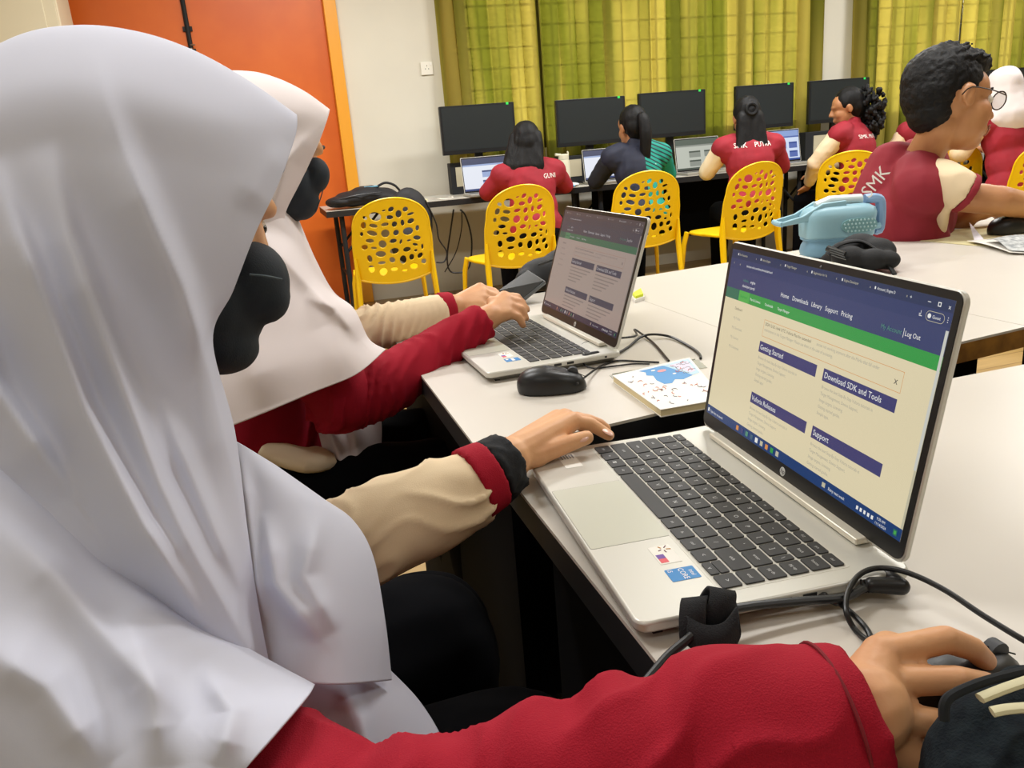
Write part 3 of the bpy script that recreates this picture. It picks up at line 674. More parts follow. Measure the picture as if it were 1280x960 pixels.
# ------------------------------------------------------------------ mice, cables, small things on the tables
def mouse(x, y, rz, label, s=1.0, extra=False, z=.7502):
    root = thing('mouse', label, 'mouse', (x, y, z), rz)
    q = MB(); n = 22; k = 9; vs = []; fs = []
    for i in range(k+1):
        t = i/k; zz = .036*(.55*t+.45*math.sin(t*pi/2))*s
        f = math.sqrt(max(0, 1-(.985*t)**2.0))*(.93+.07*t)
        for j in range(n):
            a = 2*pi*j/n; ca, sa = math.cos(a), math.sin(a)
            X = .056*math.copysign(abs(ca)**.9, ca)*f*s; Y = .032*math.copysign(abs(sa)**.9, sa)*f*s*(1-.05*ca)
            vs.append((X-.006*t, Y, zz*(1-.18*max(0, ca)*t)+.002))
    for i in range(k):
        for j in range(n): fs.append((i*n+j, i*n+(j+1) % n, (i+1)*n+(j+1) % n, (i+1)*n+j))
    fs.append(tuple(range(n-1, -1, -1))); fs.append(tuple(k*n+j for j in range(n)))
    q.add(vs, fs, BLK); local(q, 'shell', root, smooth=70)
    q = MB(); q.prism(rrect(-.046*s, -.025*s, .044*s, .025*s, .018*s), .0003, .0022, BLKM); local(q, 'base', root, smooth=0)
    q = MB(); q.tube([(.032*s, -.004, .026*s), (.032*s, .004, .026*s)], .0085*s, mat('wheel_grey', '3a3d42', .6), n=14); local(q, 'scroll_wheel', root)
    q = MB(); q.tube([(.052*s, 0, .0175*s), (.022*s, 0, .0335*s)], .0006, mat('seam_dark', '050506', .9), n=5); local(q, 'button_seam', root)
    return root
mouse(.155, 1.103, math.radians(-18), 'black wired mouse lying left of the second laptop\'s booklet', 1.0)
hm = onz(1196, 846, .765)
mouse(hm.x, hm.y, math.radians(2), 'black mouse under the hand in the foreground', .95)
mf = onz(1262, 291, .752)
mouse(mf.x, mf.y, math.radians(-4), 'black mouse on the beige sheet near the boy\'s hand', 1.25, z=.7524)
def cable(name, label, pts, r, m=BLK, cat='cable', n=8, k=8):
    q = MB(); q.tube(pts, r, m, n=n, smooth=k); o = q.build(name); return tag(o, label, cat)
T = .7525
def Z(u, v, z=T): return onz(u, v, z)
cable('mouse_cable', 'thin black cable running from the black mouse into loops by the second laptop', [Z(721, 480, .765), Z(733, 470, .758), Z(752, 457), Z(772, 451), Z(800, 452), Z(824, 453)], .0017)
cable('cable_loop', 'thin black cable looping in front of the second laptop\'s right side', [Z(742, 444, .762), Z(762, 446, .757), Z(785, 434), Z(800, 422, .756), Z(815, 418, .758), Z(838, 421, .754), Z(862, 433), Z(874, 442), Z(876, 448)], .0022)
cable('cable_crossing', 'thin black cable crossing the table toward the booklet', [Z(730, 445, .76), Z(725, 438, .764), Z(731, 429, .766), Z(760, 424, .766), Z(794, 420, .758), Z(793, 412, .758), Z(803, 418, .755), Z(818, 430), Z(836, 451)], .002)
cable('cable_coil', 'thin black cable curling below the second laptop', [Z(728, 436, .764), Z(728, 452, .757), Z(740, 460), Z(765, 458), Z(790, 455), Z(812, 455)], .0015)
q = MB(); a, b = Z(732, 446, .764), Z(746, 443, .764); q.cap(a, b, .007, .006, BLK); q.cap(b, Z(757, 441, .762), .003, .003, BLK, n=8); tag(q.build('usb_plug'), 'small black plug in the second laptop\'s side port', 'plug')
# booklet with clear pouch
q0 = [Z(766, 478, .75), Z(826, 522, .75), Z(905, 508, .75), Z(862, 455, .75)]
cb_ = MB(); root = thing('booklet', 'illustrated white booklet with a blue panel lying between the laptops', 'booklet', (q0[0]+q0[2])/2)
def inset(pp, s): c = sum(pp, Vector())/4; return [tuple((c+(p-c)*s)[:2]) for p in pp]
q = MB(); q.prism(inset(q0, .985), .7515, .760, mat('paper_block', 'e3d3a6', .8)); q.build('pages', root, smooth=0)
q = MB(); q.prism(inset(q0, 1.0), .7503, .7514, mat('booklet_cover', 'f3efe6', .5)); q.prism(inset(q0, 1.0), .7601, .7612, MATS['booklet_cover']); q.build('cover', root, smooth=0)
def bl(s, t, z=.7614): a, b, c, d = q0; p = (a*(1-s)+b*s)*(1-t)+(d*(1-s)+c*s)*t; p.z = z; return p
q = MB(); BB = mat('print_blue', '4f96d2', .5); LB = mat('print_light_blue', 'b9d9ea', .5); PK = mat('print_pink', 'e59aa0', .5); GY = mat('print_line', '8f8a96', .6); RDl = mat('print_red', 'd97a6a', .6)
poly = [(.05, .30), (.05, .62), (.42, .86), (.47, .70), (.43, .60), (.50, .52), (.48, .42), (.36, .38), (.24, .40), (.20, .33), (.12, .36)]
q.add([bl(*p) for p in poly], [tuple(range(len(poly)))], BB)
q.add([bl(*p, .7615) for p in ((.05, .62), (.03, .97), (.40, .97), (.42, .86))], [(0, 1, 2, 3)], LB)
q.add([bl(*p, .7616) for p in ((.08, .68), (.07, .94), (.34, .94), (.36, .86))], [(0, 1, 2, 3)], mat('print_lilac', 'd8d3e6', .5))
rn = random.Random(3)
for k in range(70):
    s_, t_ = (rn.uniform(.08, .32), rn.uniform(.7, .92)) if k < 22 else (rn.uniform(.12, .93), rn.uniform(.06, .9))
    if k >= 22 and s_ < .5 and t_ > .28: continue
    an = rn.uniform(0, 6.28); L_ = rn.uniform(.02, .06); pts = [bl(s_+L_*math.cos(an+i*.6)*i*.4, t_+L_*math.sin(an+i*.6)*i*.4, .7616) for i in range(4)]
    q.tube(pts, .0005, RDl if rn.random() < .35 else GY, n=4)
for s_, t_, r_ in ((.17, .55, .045), (.30, .66, .02), (.12, .46, .022)):
    q.add([bl(s_+r_*.7*math.cos(a), t_+r_*1.3*math.sin(a), .7616) for a in np.linspace(0, 2*pi, 18)[:-1]], [tuple(range(17))], PK if r_ > .03 else WHITE)
q.build('cover_print', root, smooth=0)
CLR = mat('clear_film', 'd6d9cf', .12); CLR.node_tree.nodes['Principled BSDF'].inputs['Alpha'].default_value = .45
pq = [Z(762, 470, .75), Z(771, 478, .75), Z(884, 460, .75), Z(872, 450, .75)]
q = MB(); q.prism([tuple(p[:2]) for p in pq], .7506, .7514, CLR); 
root2 = thing('clear_pouch', 'flat clear plastic pouch lying along the back edge of the booklet', 'pouch', pq[0])
q.build('film', root2, smooth=0)
q = MB(); q.tube([p+Vector((0, 0, .0022)) for p in (pq[0]*.97+pq[3]*.03, pq[3]*.97+pq[0]*.03)], .0010, mat('pouch_zip', 'b9bbb0', .4), n=6); q.build('zip', root2)
# sticky notes
sq = [Z(789, 374, .75), Z(794, 379, .75), Z(806, 375, .75), Z(802, 366, .75)]
root = thing('sticky_notes', 'small white and lime yellow sticky note pads behind the second laptop', 'sticky notes', sq[0])
q = MB(); q.prism(inset(sq, 1.0), .7502, .758, WHITE); q.build('white_pad', root, smooth=0)
q = MB(); q.prism(inset(sq, .8), .7582, .764, mat('lime_paper', 'd8e32a', .6)); q.build('lime_pad', root, smooth=0)
# phone leaning on a black case
root = thing('black_pouch_bag', 'black zipped bag behind the second laptop that the phone leans on', 'bag', Z(668, 372, .75))
q = MB(); c = P(688, 362, 2.03); c.z = max(c.z, .797); q.ell(c+Vector((0, .02, -.01)), (.075, .05, .04), BLKM); q.ell(c+Vector((.05, .03, .0)), (.06, .05, .045), BLKM); q.cap(c+Vector((-.06, 0, -.02)), c+Vector((.05, 0, -.02)), .03, .035, BLKM)
blob(q, 'body', root, .006, 3, BLKM)
q = MB(); q.tube([c+Vector((-.04, -.035, .02)), c+Vector((.02, -.045, .035)), c+Vector((.07, -.03, .045))], .003, BLK, n=6, smooth=5); q.build('zip', root)
A_, B_, C_, D_ = P(621, 364, 1.88), P(648, 379, 1.83), P(682, 351, 1.86), P(660, 337, 1.92)
root = thing('smartphone', 'dark smartphone with scratched glass leaning beside the typing hands', 'phone', (A_+C_)/2)
nn = (B_-A_).cross(D_-A_).normalized(); nn = nn if nn.z > 0 else -nn
def slab(a, b, c, d, t, s_=1.0, lift=0):
    ce = (a+b+c+d)/4; pp = [ce+(p-ce)*s_+nn*lift for p in (a, b, c, d)]; return pp+[p-nn*t for p in pp]
q = MB(); q.add(slab(A_, B_, C_, D_, .009), [(0, 1, 2, 3), (7, 6, 5, 4), (0, 4, 5, 1), (1, 5, 6, 2), (2, 6, 7, 3), (3, 7, 4, 0)], mat('phone_frame', '4b5053', .35)); q.build('frame', root, smooth=0, bevel=.002)
q = MB(); q.add(slab(A_, B_, C_, D_, .001, .92, .0012), [(0, 1, 2, 3), (7, 6, 5, 4), (0, 4, 5, 1), (1, 5, 6, 2), (2, 6, 7, 3), (3, 7, 4, 0)], mat('phone_glass', '23282a', .2)); q.build('glass', root, smooth=0)
# light blue bottle (lying head visible) standing on the table
BLU = mat('bottle_blue', '93bfd0', .4); BLUD = mat('bottle_blue_dark', '7fabc6', .42)
o_ = Z(1044, 322, .75); ex = IR.copy(); ex.z = 0; ex.normalize(); ey = Vector((-ex.y, ex.x, 0))
sc_b = 2.12/FPX
root = thing('water_bottle', 'chunky light blue water bottle with spout lid on the far table', 'bottle', (o_.x, o_.y, .75))
def fr_(x, y, z): return Vector((o_.x, o_.y, .75))+ex*x+ey*y+Vector((0, 0, z))
def rings(zs, m, n=40, p=.55, cx=0):
    q = MB(); vs = []; fs = []
    for (z, rx, ry, dx) in zs:
        for j in range(n): a = 2*pi*j/n; vs.append(fr_(dx+rx*math.copysign(abs(math.cos(a))**p, math.cos(a)), ry*math.copysign(abs(math.sin(a))**p, math.sin(a)), z))
    for i in range(len(zs)-1):
        for j in range(n): fs.append((i*n+j, i*n+(j+1) % n, (i+1)*n+(j+1) % n, (i+1)*n+j))
    fs.append(tuple(range(n-1, -1, -1))); fs.append(tuple((len(zs)-1)*n+j for j in range(n))); q.add(vs, fs, m); return q
rings([(.001, .092, .055, 0), (.006, .095, .06, 0), (.010, .092, .057, 0)], BLKM, p=.8).build('base_ring', root)
rings([(.010, .088, .05, 0), (.022, .092, .052, 0), (.038, .088, .05, 0), (.046, .083, .047, 0), (.050, .083, .047, 0), (.054, .09, .052, 0), (.058, .09, .052, 0)], BLUD, p=.75).build('body', root)
rings([(.0582, .088, .052, .0), (.062, .09, .055, .0), (.10, .092, .056, 0), (.115, .092, .056, .002), (.128, .086, .05, .004), (.136, .07, .04, .006), (.139, .05, .03, .006)], BLU, p=.55).build('lid', root)
q = MB()
pl = [(-.08, .104), (-.150, .096), (-.152, .106), (-.10, .118), (-.05, .146), (.01, .150), (.01, .13), (-.06, .12)]
for yy in (-.036, .026):
    v0 = [fr_(x+ (0 if x > -.1 else .02*abs(yy+.005)/.03*0), yy, z) for x, z in pl]+[fr_(x, yy+.012, z) for x, z in pl]; n = len(pl)
    q.add(v0, [tuple(range(n)), tuple(range(2*n-1, n-1, -1))]+[(i, (i+1) % n, n+(i+1) % n, n+i) for i in range(n)], BLU)
q.tube([fr_(-.152, -.034, .101), fr_(-.156, 0, .101), fr_(-.152, .036, .101)], .007, BLU, n=10, smooth=3)
q.build('carry_loop', root, bevel=.002)
q = MB(); q.tube([fr_(-.055, 0, .135), fr_(-.02, 0, .148), (fr_(.06, 0, .147))], .017, mat('bottle_spout', 'c7d6d6', .25), n=14, flat=.8); q.build('spout', root)
q = MB(); q.tube([fr_(.07, 0, .146), fr_(.10, 0, .146), fr_(.112, 0, .13), fr_(.112, 0, .07), fr_(.10, 0, .066)], .013, mat('bottle_latch', '86a9d0', .4), n=10, smooth=4); q.tube([fr_(.09, -.012, .075), fr_(.108, -.012, .078)], .008, BLU, n=8); q.build('latch', root)
q = MB(); GP = mat('bottle_grip', '7fb0b8', .45)
outl = [(.012+.006*math.cos(a) if 0 else 0, 0) for a in ()]
gv = [fr_(.035+.045*math.copysign(abs(math.cos(a))**.7, math.cos(a)), -.0565, .088+.018*math.copysign(abs(math.sin(a))**.8, math.sin(a))) for a in np.linspace(0, 2*pi, 28)[:-1]]
gv2 = [v-ey*.004 for v in gv]; n = len(gv); q.add(gv+gv2, [tuple(range(n)), tuple(range(2*n-1, n-1, -1))]+[(i, (i+1) % n, n+(i+1) % n, n+i) for i in range(n)], GP)
for r_ in range(4):
    for c_ in range(9):
        xx = -.003+.0094*c_+(.003 if r_ % 2 else 0); zz = .0745+.009*r_
        if abs((xx-.035)/.043)**3+abs((zz-.088)/.017)**3 < 1: q.ell(fr_(xx, -.0612, zz), (.0026, .0022, .0026), mat('bottle_nub', 'b4d6dc', .35), n=6, k=5)
q.build('grip_pad', root)
# black strap bag beside the bottle
c = Z(1080, 338, .75); root = thing('strap_bag', 'black webbing bag with buckle lying in front of the light blue bottle', 'bag', (c.x, c.y, .75))
q = MB()
for (u, v, d, r_) in ((1050, 322, 1.98, .035), (1075, 318, 1.98, .05), (1095, 330, 1.95, .045), (1060, 340, 1.92, .04), (1090, 345, 1.9, .035), (1108, 343, 1.9, .03), (1035, 330, 2.0, .02)): 
    p = P(u, v, d); p.z = max(p.z, .754+r_*.78); q.ell(p, (r_, r_, r_*.75), BLKM)
blob(q, 'body', root, .006, 3, mat('black_webbing', '131518', .8, bump=.5, bscale=350))
q = MB(); q.tube([P(1034, 318, 1.93), P(1050, 305, 1.92), P(1075, 302, 1.92), P(1098, 315, 1.9), P(1112, 333, 1.88), P(1120, 346, 1.86)], .016, MATS['black_webbing'], n=10, smooth=6, flat=.3); q.build('strap', root)
q = MB(); q.tube([P(1034, 310, 1.90), P(1056, 318, 1.88)], .014, BLK, n=8, flat=.5)
for k in range(4): q.tube([P(1036+k, 309+3.2*k, 1.885), P(1054+k, 315+3.2*k, 1.865)], .0012, mat('buckle_grey', '5d6163', .4), n=5)
q.build('buckle', root)
# beige sheet, papers
bs = [Z(1126, 299, .75), Z(1212, 307, .75), Z(1400, 316, .75), Z(1400, 262, .75), Z(1174, 290, .75)]
q = MB(); q.prism([tuple(p[:2]) for p in bs], .7503, .7515, mat('beige_sheet', 'd8cfa2', .8, c2='cbbf8d', vscale=20)); tag(q.build('paper_sheet', smooth=0), 'large beige sheet spread under the boy\'s mouse at the table edge', 'sheet')
def leaf(name, label, quad, m, rise, cat='paper', pr_=None):
    n = 14; q = MB(); a, b, c, d = quad; vs = []
    for i in range(n):
        for j in range(n):
            s_, t_ = i/(n-1), j/(n-1); p = (a*(1-s_)+b*s_)*(1-t_)+(d*(1-s_)+c*s_)*t_; p.z += rise(s_, t_); vs.append(p)
    fs = [(i*n+j, i*n+j+1, (i+1)*n+j+1, (i+1)*n+j) for i in range(n-1) for j in range(n-1)]
    q.add(vs, fs, m); o = q.build(name, smooth=70); so_ = o.modifiers.new('s', 'SOLIDIFY'); so_.thickness = .0006; so_.offset = 1; return tag(o, label, cat)
PAP = mat('paper_white', 'e6e2da', .7); PAPG = mat('paper_printed', 'c9cccb', .6, c2='7e8486', vscale=60)
leaf('paper_leaf', 'white paper lying at the right edge of the table, under the printed sheet', [Z(1208, 303, .7520), Z(1262, 318, .7520), Z(1330, 318, .7520), Z(1290, 300, .7520)], PAP, lambda s, t: .004+.004*math.sin(3*s+2*t))
leaf('printed_sheet', 'grey printed glossy sheet curling at the right edge of the table', [Z(1232, 305, .756), Z(1262, 315, .756), Z(1335, 316, .756), Z(1300, 300, .756)], PAPG, lambda s, t: .010+.008*math.sin(4*s+3*t))
q = MB(); a_, b_, c_ = Z(1219, 303, .7530), Z(1234, 304, .7530), P(1212, 278, Z(1219, 303, .753).y*0+2.36)
q.add([a_, b_, c_, a_+Vector((0, .0015, 0)), b_+Vector((0, .0015, 0)), c_+Vector((0, .0015, 0))], [(0, 1, 2), (5, 4, 3), (0, 3, 4, 1), (1, 4, 5, 2), (2, 5, 3, 0)], mat('lilac_white_paper', 'e4e0e8', .7)); tag(q.build('paper_scrap', smooth=0), 'small upright triangular scrap of white paper beside the papers', 'paper')
def LP_(w, dep, z):
    yw = -.078; return Vector((.024+math.cos(yw)*dep+math.sin(yw)*w, .836+math.sin(yw)*dep-math.cos(yw)*w, z))
# charger cable, plug, velcro tie, second cable
cable('charger_cable', 'thick black charger cable from the nearest laptop through the hook and loop tie', [P(770, 886, .545), P(800, 860, .55), P(835, 820, .565), P(868, 790, .575), LP_(LW+.014, .035, .775), LP_(LW+.010, .06, .772), LP_(LW+.007, .09, .769), LP_(LW+.008, .13, .765), LP_(LW+.010, .165, .762), Z(1085, 733, .763), Z(1110, 732, .763)], .0034, n=10)
root = thing('charger_plug', 'black angled charger plug at the nearest laptop\'s side', 'plug', Z(1120, 732, .755))
q = MB(); a, b = Z(1090, 731, .764), Z(1126, 733, .763); q.cap(a, b, .0062, .0068, BLK, n=14); q.cap(b, Z(1108, 716, .764), .0066, .005, BLK, n=14); q.build('plug_body', root)
q = MB()
for k in range(6): p = Z(1076+4.4*k, 732.5+.1*k, .763); p2 = Z(1078.2+4.4*k, 732.5+.1*k, .763); q.tube([p, p2], .0052, BLKM, n=12)
q.build('strain_relief', root)
cable('usb_cable', 'thin black cable arching over the charger plug and off to the right', [Z(1022, 742, .760), Z(1045, 752, .757), Z(1062, 764, .756), Z(1080, 782, .7535), Z(1088, 796, .7535), Z(1084, 800, .7535), P(1068, 786, .60), P(1058, 765, .605), P(1060, 740, .62), P(1075, 718, .635), P(1100, 710, .64), P(1135, 716, .625), P(1180, 737, .60), P(1230, 770, .57), P(1290, 806, .54), P(1340, 830, .53)], .0022, n=10)
q = MB(); q.cap(Z(1006, 738, .760), Z(1028, 745, .759), .0052, .0045, BLK, n=10); q.cap(Z(1028, 745, .759), Z(1046, 753, .758), .0034, .003, BLK, n=8); tag(q.build('usb_plug'), 'black cable end beneath the charger cable by the nearest laptop', 'plug')
cable('table_edge_cable', 'thin black cable hanging over the near table edge below the tie', [P(782, 880, .56), P(800, 862, .57), P(825, 845, .575), Z(840, 841, .7535), Z(862, 844, .7535), Z(885, 856, .7535), Z(900, 880, .7535)], .0022)
root = thing('cable_tie', 'black hook and loop cable tie bunched around the charger cable', 'cable tie', Z(888, 790, .752))
VEL = mat('velcro_black', '17191c', .95, bump=.7, bscale=900)
c = P(884, 772, .585)
def strapband(name, path, w, ax):
    q = MB(); vs = []; n = len(path); pp, rr = crs([Vector(p) for p in path], [1]*n, 6); ax = ax.normalized()
    for p in pp: vs += [p+ax*w, p-ax*w]
    q.add(vs, [(2*i, 2*i+1, 2*i+3, 2*i+2) for i in range(len(pp)-1)], VEL); o = q.build(name, root, smooth=60)
    so_ = o.modifiers.new('s', 'SOLIDIFY'); so_.thickness = .0028; so_.offset = 0
def ringp(c, ra, rb, X, Y, n=12, a0=0, a1=2*pi): return [c+X*ra*math.cos(a0+(a1-a0)*k/n)+Y*rb*math.sin(a0+(a1-a0)*k/n) for k in range(n+1)]
cx = (IR*.95+IF*.25).normalized()
strapband('wrap', ringp(P(868, 775, .587), .0155, .0135, IU, (IF+IR*.35).normalized()), .0095, (IR-IF*.5+IU*.25))
strapband('wrap', ringp(P(892, 762, .590), .0155, .012, (IU*.9+IR*.4).normalized(), IF), .0095, (IR*.8-IU*.15))
strapband('tail', [P(906, 748, .59), P(918, 762, .583), P(922, 782, .577), P(910, 800, .572), P(890, 807, .572), P(872, 797, .575), P(868, 780, .58)], .0095, (IF*.75+IU*.6+IR*.1))
strapband('tail', [P(860, 788, .575), P(880, 800, .566), P(905, 798, .566), P(922, 778, .572)], .0105, (IU*1.0+IF*.2))
# pencil case, bottom right
root = thing('pencil_case', 'dark denim pencil case with pale zips in the near right corner', 'pencil case', Z(1240, 920, .75))
DEN = mat('dark_denim', '151b21', .95, spec=.15, bump=.7, bscale=700, c2='20282d', vscale=140)
q = MB()
for (u, v, d, r_) in ((1215, 900, .43, .022), (1240, 885, .44, .024), (1280, 872, .45, .026), (1330, 862, .46, .028), (1205, 935, .425, .026), (1250, 935, .425, .03), (1310, 930, .43, .034), (1205, 985, .42, .028), (1260, 1000, .415, .034), (1330, 990, .42, .036), (1210, 1040, .42, .03), (1280, 1060, .42, .034)):
    p = P(u+14, v+20, d); p.z = max(p.z, .752+r_*.9); q.ell(p, (r_,)*3, DEN)
blob(q, 'body', root, .004, 6, DEN, disp=wrinkle(.0012, 40))
def onbody(u, v, d): return P(u, v, d)
ZP = mat('zip_cream', 'cfc9a4', .6)
q = MB(); q.tube([P(1180, 900, .400), P(1181, 880, .400), P(1192, 868, .402), P(1230, 852, .408), P(1285, 838, .418), P(1330, 828, .43)], .0026, mat('dark_piping', '14191e', .9), n=8, smooth=5); q.build('piping', root)
for a in ([(1225, 873, .400), (1255, 861, .403), (1300, 846, .41), (1340, 836, .418)], [(1240, 890, .3905), (1262, 886, .390), (1300, 884, .391), (1340, 886, .394)]):
    q = MB(); q.tube([P(*p) for p in a], .0032, ZP, n=8, smooth=5, flat=.6); q.build('zip', root)
def black_chair(x, y, rz, label):
    root = thing('student_chair', label, 'chair', (x, y, 0), rz); DK = mat('chair_black', '0e0f12', .7, spec=.2)
    q = MB(); q.prism(rrect(-.21, -.20, .21, .22, .06), .405, .425, DK); local(q, 'seat', root, bevel=.006)
    q = MB(); q.prism(rrect(-.19, .62, .19, .86, .05), .19, .215, DK, M=Matrix.Rotation(pi/2, 4, 'X')); local(q, 'backrest', root, bevel=.006)
    for sx in (-1, 1):
        q = MB(); q.tube([(sx*.17, -.205, .80), (sx*.19, -.20, .40), (sx*.20, -.24, 0)], .012, BLKM, n=8); local(q, 'leg', root)
        q = MB(); q.tube([(sx*.19, .18, .405), (sx*.20, .21, 0)], .012, BLKM, n=8); local(q, 'leg', root)
black_chair(-.54, .66, -pi/2+.15, 'black chair under the person in the cool white veil nearest the camera')
black_chair(-.34, 1.47, -pi/2, 'black chair under the person in the warm white veil')
# ------------------------------------------------------------------ things on the back bench
GRN = mat('sticker_green', '35e060', .5)
def mon(u0, u1, vt, vb, d, label, yawx=0):
    c0 = P(u0, vt[0], d[0]); c1 = P(u1, vt[1], d[1]); w = .50; ctr = (c0+c1)/2; ax = (c1-c0); ax.z = 0; rz = math.atan2(ax.y, ax.x)
    w = ax.length; h = .33; top = (c0.z+c1.z)/2
    root = thing('monitor', label, 'monitor', (ctr.x, ctr.y, .748), rz, 'black monitors along the curtains')
    zt = top-.748; 
    q = MB(); q.prism(rrect(-w/2, zt-h, w/2, zt, .006, 3), -.012, .02, BLK, M=Matrix.Rotation(pi/2, 4, 'X') @ Matrix.Rotation(0, 4, 'Z')); o = local(q, 'housing', root, smooth=0, bevel=.002)
    q = MB(); q.box((0, -.0205, zt-h/2+.008), (w-.03, .002, h-.04), mat('monitor_panel', '23292b', .35)); local(q, 'panel', root, smooth=0)
    q = MB(); q.box((w/2-.05, -.0215, zt-.008), (.018, .003, .016), GRN); o = local(q, 'indicator_sticker', root, smooth=0); o['label'] = 'small bright green sticker'
    q = MB(); q.box((0, .045, (zt-h+.10)/2+.02), (.06, .03, zt-h+.06), BLK); q.box((0, .04, zt-h*.5), (.10, .05, .10), BLK); local(q, 'stand', root, smooth=0, bevel=.004)
    q = MB(); q.prism(rrect(-.11, -.05, .11, .045, .02), .0005, .014, BLK); local(q, 'foot', root, smooth=0, bevel=.003)
    return root
def D(x): return (Vector((x, wy(x)-.40, 1.2))-Vector(CAM)).dot(IF)
def dd(u, v): p = ony(u, v, 5.85); return (p-Vector(CAM)).dot(IF)
for (u0, v0), (u1, v1), lb in (((547.5, 133), (641, 128), 'black monitor on the bench, leftmost of the row, beside the socket wall'), ((693, 126.5), (779.5, 119), 'black monitor between the cream flask and the ponytailed person'),
    ((797, 117.5), (880, 111), 'black monitor right of the ponytailed person\'s head'), ((918, 107.5), (990.5, 103.5), 'black monitor directly behind the person with the hair ring'), ((1010, 101.5), (1085, 96.5), 'black monitor in front of the bare wall pillar'), ((1232, 88), (1306, 82), 'black monitor partly behind the boy\'s glasses at the right edge')):
    mon(u0, u1, (v0, v1), None, (dd(u0, v0), dd(u1, v1)), lb)
def far_laptop(ul, vl, ur, vr, h, label, tone, depth=None, base=True):
    """small open laptop on the bench; (ul, vl)-(ur, vr) top edge of its lid"""
    dl = [(ony(u, v, 5.66)-Vector(CAM)).dot(IF) for u, v in ((ul, vl), (ur, vr))]; a, b = P(ul, vl, dl[0]), P(ur, vr, dl[1]); ax = b-a; ax.z = 0; w = ax.length; rz = math.atan2(ax.y, ax.x); c = (a+b)/2
    root = thing('laptop', label, 'laptop', (c.x, c.y, .748), rz, 'open laptops on the back bench'); zt = (a.z+b.z)/2-.748
    C = {'w': emis('far_page_'+tone, {'bright': 'e4e8f2', 'grey': 'b9bdb2', 'blue': 'cfdcf2'}[tone], .95), 'h': emis('far_head_'+tone, {'bright': '4a4f6a', 'grey': '5c665c', 'blue': '8fa6d8'}[tone], .9), 'b': emis('far_box_'+tone, {'bright': '9fb0d8', 'grey': '8e938a', 'blue': '5b6fb0'}[tone], .9), 'd': emis('far_bar_'+tone, {'bright': '3f4d7c', 'grey': '4d564e', 'blue': '2f4a92'}[tone], .9)}
    q = MB(); q.box((0, -.10, .010), (w, .22, .016), SILVERD); local(q, 'base', root, smooth=0, bevel=.002)
    q = MB(); q.box((0, -.07, .0185), (w*.9, .10, .001), KEY); local(q, 'keyboard', root, smooth=0)
    t = .02; L = Matrix(((1, 0, 0, 0), (0, math.cos(1.4), -math.sin(1.4), .0-(zt)*math.cos(1.4)), (0, math.sin(1.4), math.cos(1.4), .018), (0, 0, 0, 1))); hh = (zt-.018)/math.sin(1.4)
    q = MB(); q.prism(rrect(-w/2, 0, w/2, hh, .006, 3), -.006, 0, SILVER, M=L); lid = local(q, 'lid', root, smooth=0)
    q = MB(); q.prism(rrect(-w/2+.003, .003, w/2-.003, hh-.003, .005, 3), .0001, .0006, BEZEL, M=L); bz = local(q, 'bezel', root, smooth=0); bz.parent = lid
    q = MB(); z = [.0008]
    def RR(x0, y0, x1, y1, c): z[0] += .0001; q.add([L @ Vector((-w/2+.008+(w-.016)*x, .014+(hh-.024)*y, z[0])) for x, y in ((x0, y0), (x1, y0), (x1, y1), (x0, y1))], [(0, 1, 2, 3)], C[c])
    RR(0, 0, 1, 1, 'w'); RR(0, .80, 1, 1, 'h'); RR(0, .76, 1, .81, 'b'); RR(0, 0, 1, .06, 'd')
    for x in (.30, .66):
        for y in (.52, .22): RR(x, y-.12, x+.27, y+.08, 'b'); RR(x, y+.04, x+.27, y+.09, 'd')
    sc_ = local(q, 'screen', root, smooth=0); sc_.parent = lid
    return root
far_laptop(575, 199, 655, 190, 0, 'open laptop with bright page left of the person with loose hair', 'bright')
far_laptop(727, 188, 790, 182, 0, 'open laptop with blue box on its page, right of the cream flask', 'bright')
far_laptop(842, 174, 897, 170, 0, 'open laptop with grey-green page under the third monitor', 'grey')
far_laptop(958, 163, 998, 161, 0, 'small open laptop with blue page right of the person with the hair ring', 'blue')
# cream flask and blue-white packet
p = ony(706, 226, 5.56); p.z = .748; root = thing('flask', 'tall cream flask with a spout lid standing on the bench', 'flask', p); FC = mat('flask_cream', 'dcd8c0', .45)
q = MB(); q.tube([p+Vector((0, 0, z)) for z in (.001, .004, .17, .19)], [.040, .043, .041, .036], FC, n=22); q.build('body', root)
q = MB(); q.tube([p+Vector((0, 0, z)) for z in (.191, .20, .222, .228)], [.037, .038, .036, .028], FC, n=22); q.tube([p+Vector((-.02, 0, .222)), p+Vector((-.06, 0, .228))], .010, FC, n=10); q.build('lid', root)
q = MB(); q.tube([p+Vector((.034, 0, .20)), p+Vector((.036, 0, .235)), p+Vector((.03, 0, .243))], .006, FC, n=8); q.build('button', root)
p = ony(705, 236, 5.38); p.z = .748; q = MB(); q.ell(p+Vector((0, 0, .014)), (.085, .05, .013), mat('packet_blue', '5cb2dc', .4)); 
root = thing('tissue_packet', 'blue and white soft packet lying in front of the cream flask', 'packet', p)
blob(q, 'wrapper', root, .006, 2, MATS['packet_blue']); q = MB(); q.ell(p+Vector((.06, .035, .02)), (.07, .045, .018), mat('packet_white', 'd9e0e2', .5)); blob(q, 'tissue', root, .006, 2, MATS['packet_white'])
